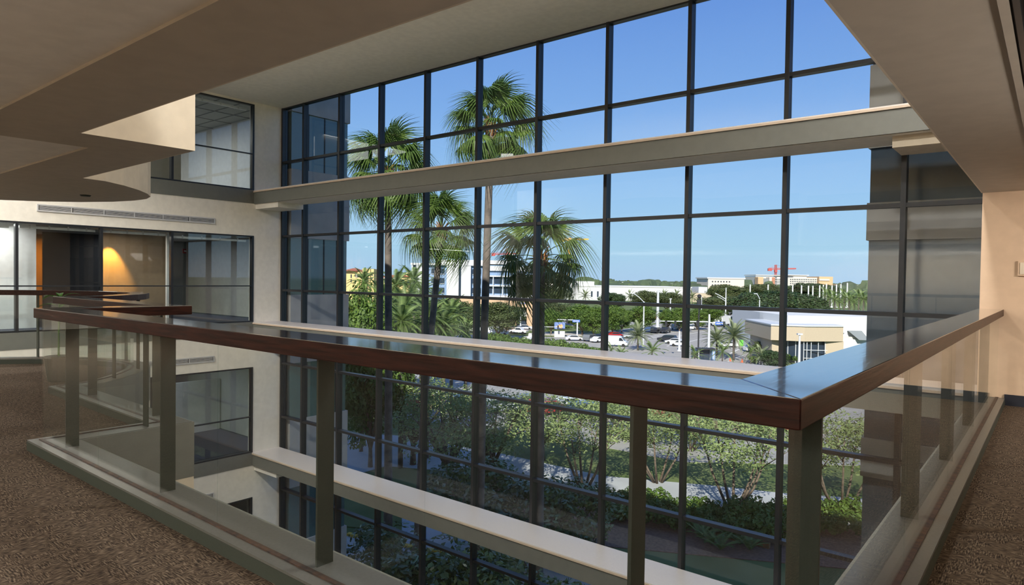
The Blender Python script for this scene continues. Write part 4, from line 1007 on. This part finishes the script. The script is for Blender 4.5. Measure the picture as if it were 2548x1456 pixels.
for a in (('lorry',1180,829,.15,'white','white flatbed style lorry left of the mullion by the white van'),
    ('van',1240,834,-.15,'white','white van side on above the sill, left cluster'),
    ('sedan',1268,828,-.1,'red','dark red car half hidden behind the white van'),
    ('pickup',1289,831,-.35,'white','white pickup right of the dark red car'),
    ('pickup',1326,848,.9,'white','white pickup nose against the mullion above the sill'),
    ('sedan',1306,820,0,'white','white car parked before the tan building door'),
    ('sedan',1429,848,.05,'white','white saloon driving left below the picture sign'),
    ('suv',1470,849,.9,'grey','dark grey car beside the mullion right of the picture sign'),
    ('sedan',1490,852,.7,'white','white saloon nosing out behind the central right mullion'),
    ('sedan',1531,840,.25,'red','bright red car right of the mullion'),
    ('van',1532,862,-.3,'white','white van half hidden by the sill right of the mullion'),
    ('sedan',1571,842,0,'silver','silver car behind the date palm fronds'),
    ('suv',1618,827,1.0,'blue','dark blue car first in the queue by the grey pole'),
    ('suv',1633,829,1.0,'black','black car second in the queue by the grey pole'),
    ('pickup',1655,829,1.05,'black','black pickup with load in the queue of cars'),
    ('suv',1685,820,.9,'white','white car behind the black pickup'),
    ('sedan',1694,816,.9,'black','black car at the tail beside the mullion'),
    ('suv',1660,851,2.6,'black','black estate car crossing the junction'),
    ('sedan',1679,856,2.7,'white','white car right behind the black estate'),
    ('sedan',1692,862,2.7,'white','second white car behind the black estate'),
    ('sedan',1726,820,.9,'white','white car right of the mullion in the junction'),
    ('sedan',1722,811,.9,'silver','silver car higher up the road right of the mullion'),
    ('suv',1745,811,.9,'white','white four wheel drive right of the black pole'),
    ('sedan',1757,814,.9,'grey','grey saloon left of the box lorry'),
    ('suv',1763,803,.9,'blue','blue car just behind the grey saloon'),
    ('lorry',1795,812,.75+PI,'white','large white box lorry waiting at the junction'),
    ('sedan',1808,864,PI,'white','white saloon between the two date palms'),
    ('sedan',1880,851,PI,'white','white car partly hidden behind the white van'),
    ('van',1884,876,PI+.1,'white','white high roofed van with coloured logo near the shop'),
    ('suv',1752,890,.2,'black','black car behind the kiosk over the sill'),
    ('sedan',1575,800,.1,'black','black car parked in the shade behind the street lamp'),
    ('sedan',1600,804,.1,'white','white car parked in the shade behind the street lamp'),
    ('sedan',1365,815,.3,'black','black car in the shade left of the picture sign'),
    ('suv',1425,805,.2,'blue','dark car in the shade right of the picture sign'),
    ('sedan',1640,795,.4,'red','small dark red car far behind the grey pole'),
    ('sedan',1840,795,.9,'white','white car coming down the road under the dark tree'),
    ('sedan',1470,784,.1,'silver','silver car in the far car park behind the bright tree'),
    ('sedan',1400,790,.1,'white','white car in the far car park left of the bright tree'),
    ('suv',2080,779,.0,'white','white car seen over the white shop roof')): car(*a)
# row of parked cars glimpsed through the lower trees
r_ = random.Random(5)
for i in range(22):
    u = 890+i*52+r_.random()*10; v = 985+i*3.2+ (i%2)*18
    k = ['sedan','suv'][i%2]; c = ['white','silver','grey','red','white','blue'][i%6]
    t = car(k, u, v, .25+(.1 if i%3 else .2), c, '%s %s parked behind the lower trees, %s' % (c, 'saloon' if k == 'sedan' else 'estate car', ('left of the third railing post' if u < 940 else 'right of the third railing post' if u < 1240 else 'left of the fourth railing post' if u < 1540 else 'right of the fourth railing post' if u < 1900 else 'right of the corner post')), name='parked_car'); t['group'] = 'parked cars behind the lower trees'
# coloured logo on the side of the van by the shop
vn = [o for o in bpy.data.objects if o.get('label') == 'white high roofed van with coloured logo near the shop'][0]
box(.25, .75, 1.0, 1.02, 1.35, 1.85).build('logo', M['cone'], vn); box(-1.1, .1, 1.0, 1.02, 1.5, 1.95).build('logo', mat('logo_cyan', (.15, .55, .75), .5), vn)
# ------------------------------------------------------------------ street furniture
def pole(label, u, vb, vt, r, m='steel', arm=None, head=None, name='street_lamp', cat='lamp post', arms=()):
    b = gp(u, vb); d = (b-Vector((0,0,CH))).dot(FW); h = zl(u, vt, d); t = thing(name, label, cat, (b.x, b.y, G), VIEW)
    MB().tube([(0,0,0),(0,0,h*.5),(0,0,h)], [r*1.3, r*1.1, r*.8], 8).build('pole', M[m], t)
    MB().tube([(0,0,0),(0,0,.3)], r*2, 8).build('base', M[m], t)
    for (u1, v0, v1, rr) in arms:
        x1 = wdt(u, u1, d); MB().tube([(0,0,zl(u,v0,d)),(x1*.5,0,(zl(u,v0,d)+zl(u,v1,d))/2+.15),(x1,0,zl(u,v1,d))], rr, 6).build('arm', M[m], t)
    if head == 'box': box(-.45, .45, -.3, .3, h-.1, h+.18).build('lamp_head', M[m if m != 'steel' else 'steel'], t)
    if head == 'globe': MB().tube([(0,0,h),(0,0,h+.25),(0,0,h+.6),(0,0,h+.8)], [.2,.42,.42,.15], 10).build('lamp_head', M['blackm'], t); box(-.4, .4, -.3, .3, h-1.5, h-.4).build('banner_box', M['blackm'], t)
    if isinstance(head, tuple): box(wdt(u, head[0], d)-.6, wdt(u, head[0], d)+.3, -.15, .15, zl(u, head[1], d)-.08, zl(u, head[1], d)+.1).build('lamp_head', M['steel'], t)
    return t, d
pole('tall grey street lamp with curved arm left of the date palm', 1600.5, 862, 750, .16, arms=[(1574,752,730,.09)], head=(1571,730))
pole('thick grey concrete pole in the middle of the view', 1636, 815, 722, .42, name='utility_pole', cat='pole')
pole('square headed grey lamp post behind the traffic', 1667.5, 798, 744, .25, head='box')
pole('black lamp post with round head and banner box', 1737, 892, 742, .13, m='blackm', head='globe')
pole('white traffic signal mast right of the black lamp post', 1763, 893, 782, .22, name='signal_mast', cat='traffic signal')
pole('slim grey pole with two lamp arms rising over the trees', 1805, 800, 716, .22, arms=[(1778,745,730,.14),(1783,750,738,.1)])
pole('street lamp with short angled arm in front of the deep green trees', 1888, 846, 746, .15, arms=[(1881,744,732,.1)], head=(1879,731))
pole('white post of the picture sign street lamp left of the mullion', 1295, 830, 748, .14)
pole('white post between the mullion and the small round tree', 1351.5, 818, 752, .28)
pole('lamp post with flat black head before the shop', 1988, 915, 832, .20, head='box')
pole('short grey post in the road left of the mullion', 1690, 874, 824, .22, name='utility_pole', cat='pole')
pole('thin pole at the left of the mall palms', 1745, 800, 738, .16, name='utility_pole', cat='pole')
for i, (u, vt, vb) in enumerate(((1866,708,745),(1911,708,722),(1972,710,732),(1994,710,734),(2011,711,745),(2022,711,744),(2039,710,745),(2048,709,744),(2056,706,725),(2070,710,724),(2081,708,728),(2092,707,726),(2108,704,726))):
    d = 420; p = at(u, vb, d); t = thing('stadium_pole', 'white pole standing in the row above the grove', 'pole', (p.x, p.y, G), 0, 'white poles above the grove')
    MB().tube([(0,0,0),(0,0,zat(u,vt,d)-G)], [.55,.4], 6).build('pole', M['bwhite'], t); MB().tube([(0,0,0),(0,0,.6)], 1.0, 6).build('base', M['bwhite'], t)
# traffic signal gantries
def gantry(label, up, vb, vt, ue, va, signs=(), lights=()):
    b = gp(up, vb); d = (b-Vector((0,0,CH))).dot(FW); t = thing('signal_gantry', label, 'traffic signal', (b.x, b.y, G), VIEW)
    MB().tube([(0,0,0),(0,0,zl(up,vt,d))], .2, 8).build('post', M['steel'], t)
    MB().tube([(0,0,zl(up,va,d)),(wdt(up,ue,d),0,zl(ue,va+ (2 if ue>up else -2),d))], [.14,.09], 6).build('arm', M['steel'], t)
    for u in lights: x = wdt(up,u,d); z = zl(u,va,d); box(x-.2, x+.2, -.35, -.12, z-.9, z+.25).build('signal_head', M['blackm'], t)
    for u in signs:
        x = wdt(up,u,d); z = zl(u,va+2,d); s_ = box(x-1.0, x+1.0, -.2, -.12, z-.3, z+.35).build('name_sign', M['bluesign'], t)
        for q in range(7): box(x-.8+q*.23, x-.65+q*.23, -.225, -.2, z-.12, z+.16).build('lettering', M['bwhite'], s_)
gantry('signal gantry with blue name sign right of the picture sign', 1436, 843, 796, 1386, 797, signs=(1433,), lights=(1410,))
gantry('long low signal gantry reaching across the left bays', 1210, 838, 808, 1400, 812, lights=(1330,1388))
gantry('signal gantry with long blue name sign before the box lorry', 1763.2, 893, 790, 1802, 803, signs=(1790,), lights=(1799,))
gantry('signal gantry reaching left with green arrow light', 1763.4, 892, 800, 1640, 801, lights=(1655,1678,1733))
# picture sign: a flame like emblem on blue over a pale plinth
b = gp(1392, 839); d = (b-Vector((0,0,CH))).dot(FW); t = thing('picture_sign', 'roadside sign with orange flame like emblem on blue above a pale plinth', 'sign', (b.x, b.y, G), VIEW)
S = lambda u: wdt(1392, u, d); Z = lambda v: zl(1392, v, d)
box(S(1379), S(1405), -.3, .3, 0, Z(824)).build('plinth', M['bwhite'], t)
f_ = box(S(1379), S(1405.5), -.25, .25, Z(819), Z(802)).build('face', M['signblue'], t)
E1 = [(1382,815),(1385,811),(1389,809),(1392,807),(1395,809),(1396,805),(1398,808),(1400,810),(1399,814),(1398,817),(1394,818),(1391,814),(1387,813),(1384,815)]
n_ = len(E1); MB().add([(S(u), -.28, Z(v)) for u, v in E1], [tuple(range(n_))]).build('emblem', mat('emblem_orange', (.80,.22,.12), .6, (.85,.5,.15), 1), f_)
for v in (827, 831, 835): box(S(1380), S(1404), -.34, -.3, Z(v+1), Z(v)).build('name_strip', M['bpink'], t)
# flag
d = 420; p = at(1363, 700, d); t = thing('flagpole', 'flagpole with a hanging red and white striped flag', 'flag', (p.x, p.y, G), VIEW)
z1 = zl(1363, 716, d); MB().tube([(0,0,0),(0,0,z1)], .12, 6).build('pole', M['bwhite'], t)
fz = lambda v: zl(1363, v, d)
for q in range(9): box(.1+q*.18, .28+q*.18, -.1+.08*(q%2), .02+.08*(q%2), fz(741)+.15*q, fz(722)-.12*q).build('stripe', M['bwhite'] if q%2 else M['red'], t)
box(.1, 1.2, -.2, -.1, fz(728), fz(721)).build('canton', M['bluesign'], t)
# kiosk
b = gp(1756, 905); t = thing('bus_kiosk', 'glass sided kiosk with dark flat roof just over the sill', 'kiosk', (b.x, b.y, G), VIEW); d = (b-Vector((0,0,CH))).dot(FW); h = zl(1755, 866, d)
box(-1.8, 1.5, -.9, .9, h-.25, h).build('roof', M['blackm'], t)
for x in (-1.6, 1.2): box(x, x+.12, -.7, -.58, 0, h-.25).build('post', M['bwhite'], t)
box(1.0, 1.6, -.6, .6, 0, h-.4).build('side_panel', M['bblue'], t); box(-1.4, .9, .5, .6, 0, h-.3).build('back_glass', M['bwin'], t)
# hoarding and container
b = gp(1838, 862); t = thing('site_hoarding', 'site hoarding of grey, lime and deep green panels behind the white van', 'hoarding', (b.x, b.y, G), VIEW); d = (b-Vector((0,0,CH))).dot(FW)
S = lambda u: wdt(1838, u, d); hz = zl(1850, 846, d)
for a, c, m_ in ((1826,1839,'broof'),(1839.3,1855.5,'green1'),(1856,1873,'green2'),(1873.3,1884,'bwhite'),(1884.3,1896,'green1')):
    box(S(a), S(c), 0, .15, .1, hz).build('panel', M[m_], t)
cv = bpy.data.curves.new('lettering', 'FONT'); cv.body = 'IOI'; cv.size = 1.15; cv.extrude = .01; cv.align_x = 'CENTER'
o = bpy.data.objects.new('tmp', cv); COL.objects.link(o); cv.materials.append(M['bwhite']); bpy.context.view_layer.update()
me_ = bpy.data.meshes.new_from_object(o.evaluated_get(bpy.context.evaluated_depsgraph_get())); bpy.data.objects.remove(o); o = bpy.data.objects.new('lettering', me_); COL.objects.link(o); o.parent = t; o.location = (S(1864.5), -.02, hz*.48); o.rotation_euler = (PI/2, 0, 0)
for q in range(4): box(S(1860)+q*.28, S(1860)+q*.28+.2, -.03, 0, hz*.28, hz*.36).build('lettering', M['bwhite'], t)
b = gp(1898, 868); t = thing('container', 'plain white container beside the shop corner', 'container', (b.x, b.y, G), VIEW); d = (b-Vector((0,0,CH))).dot(FW); hz = zl(1905, 841, d)
box(0, wdt(1898, 1919, d), 0, 2.4, .1, hz).build('body', M['whiteg'], t); box(.1, wdt(1898,1919,d)-.1, -.03, 0, .3, hz-.2).build('door', M['bwhite'], t)
for i, (u, v) in enumerate(((1817,899),(1846.5,902),(1702,812))):
    b = gp(u, v); t = thing('traffic_cone', ['orange cone at the foot of the taller date palm', 'orange cone right of the taller date palm', 'orange cone far up the road'][i], 'cone', (b.x, b.y, G))
    MB().tube([(0,0,.04),(0,0,.75)], [.20,.04], 10).build('body', M['cone'], t); box(-.25,.25,-.25,.25,0,.05).build('base', M['cone'], t)
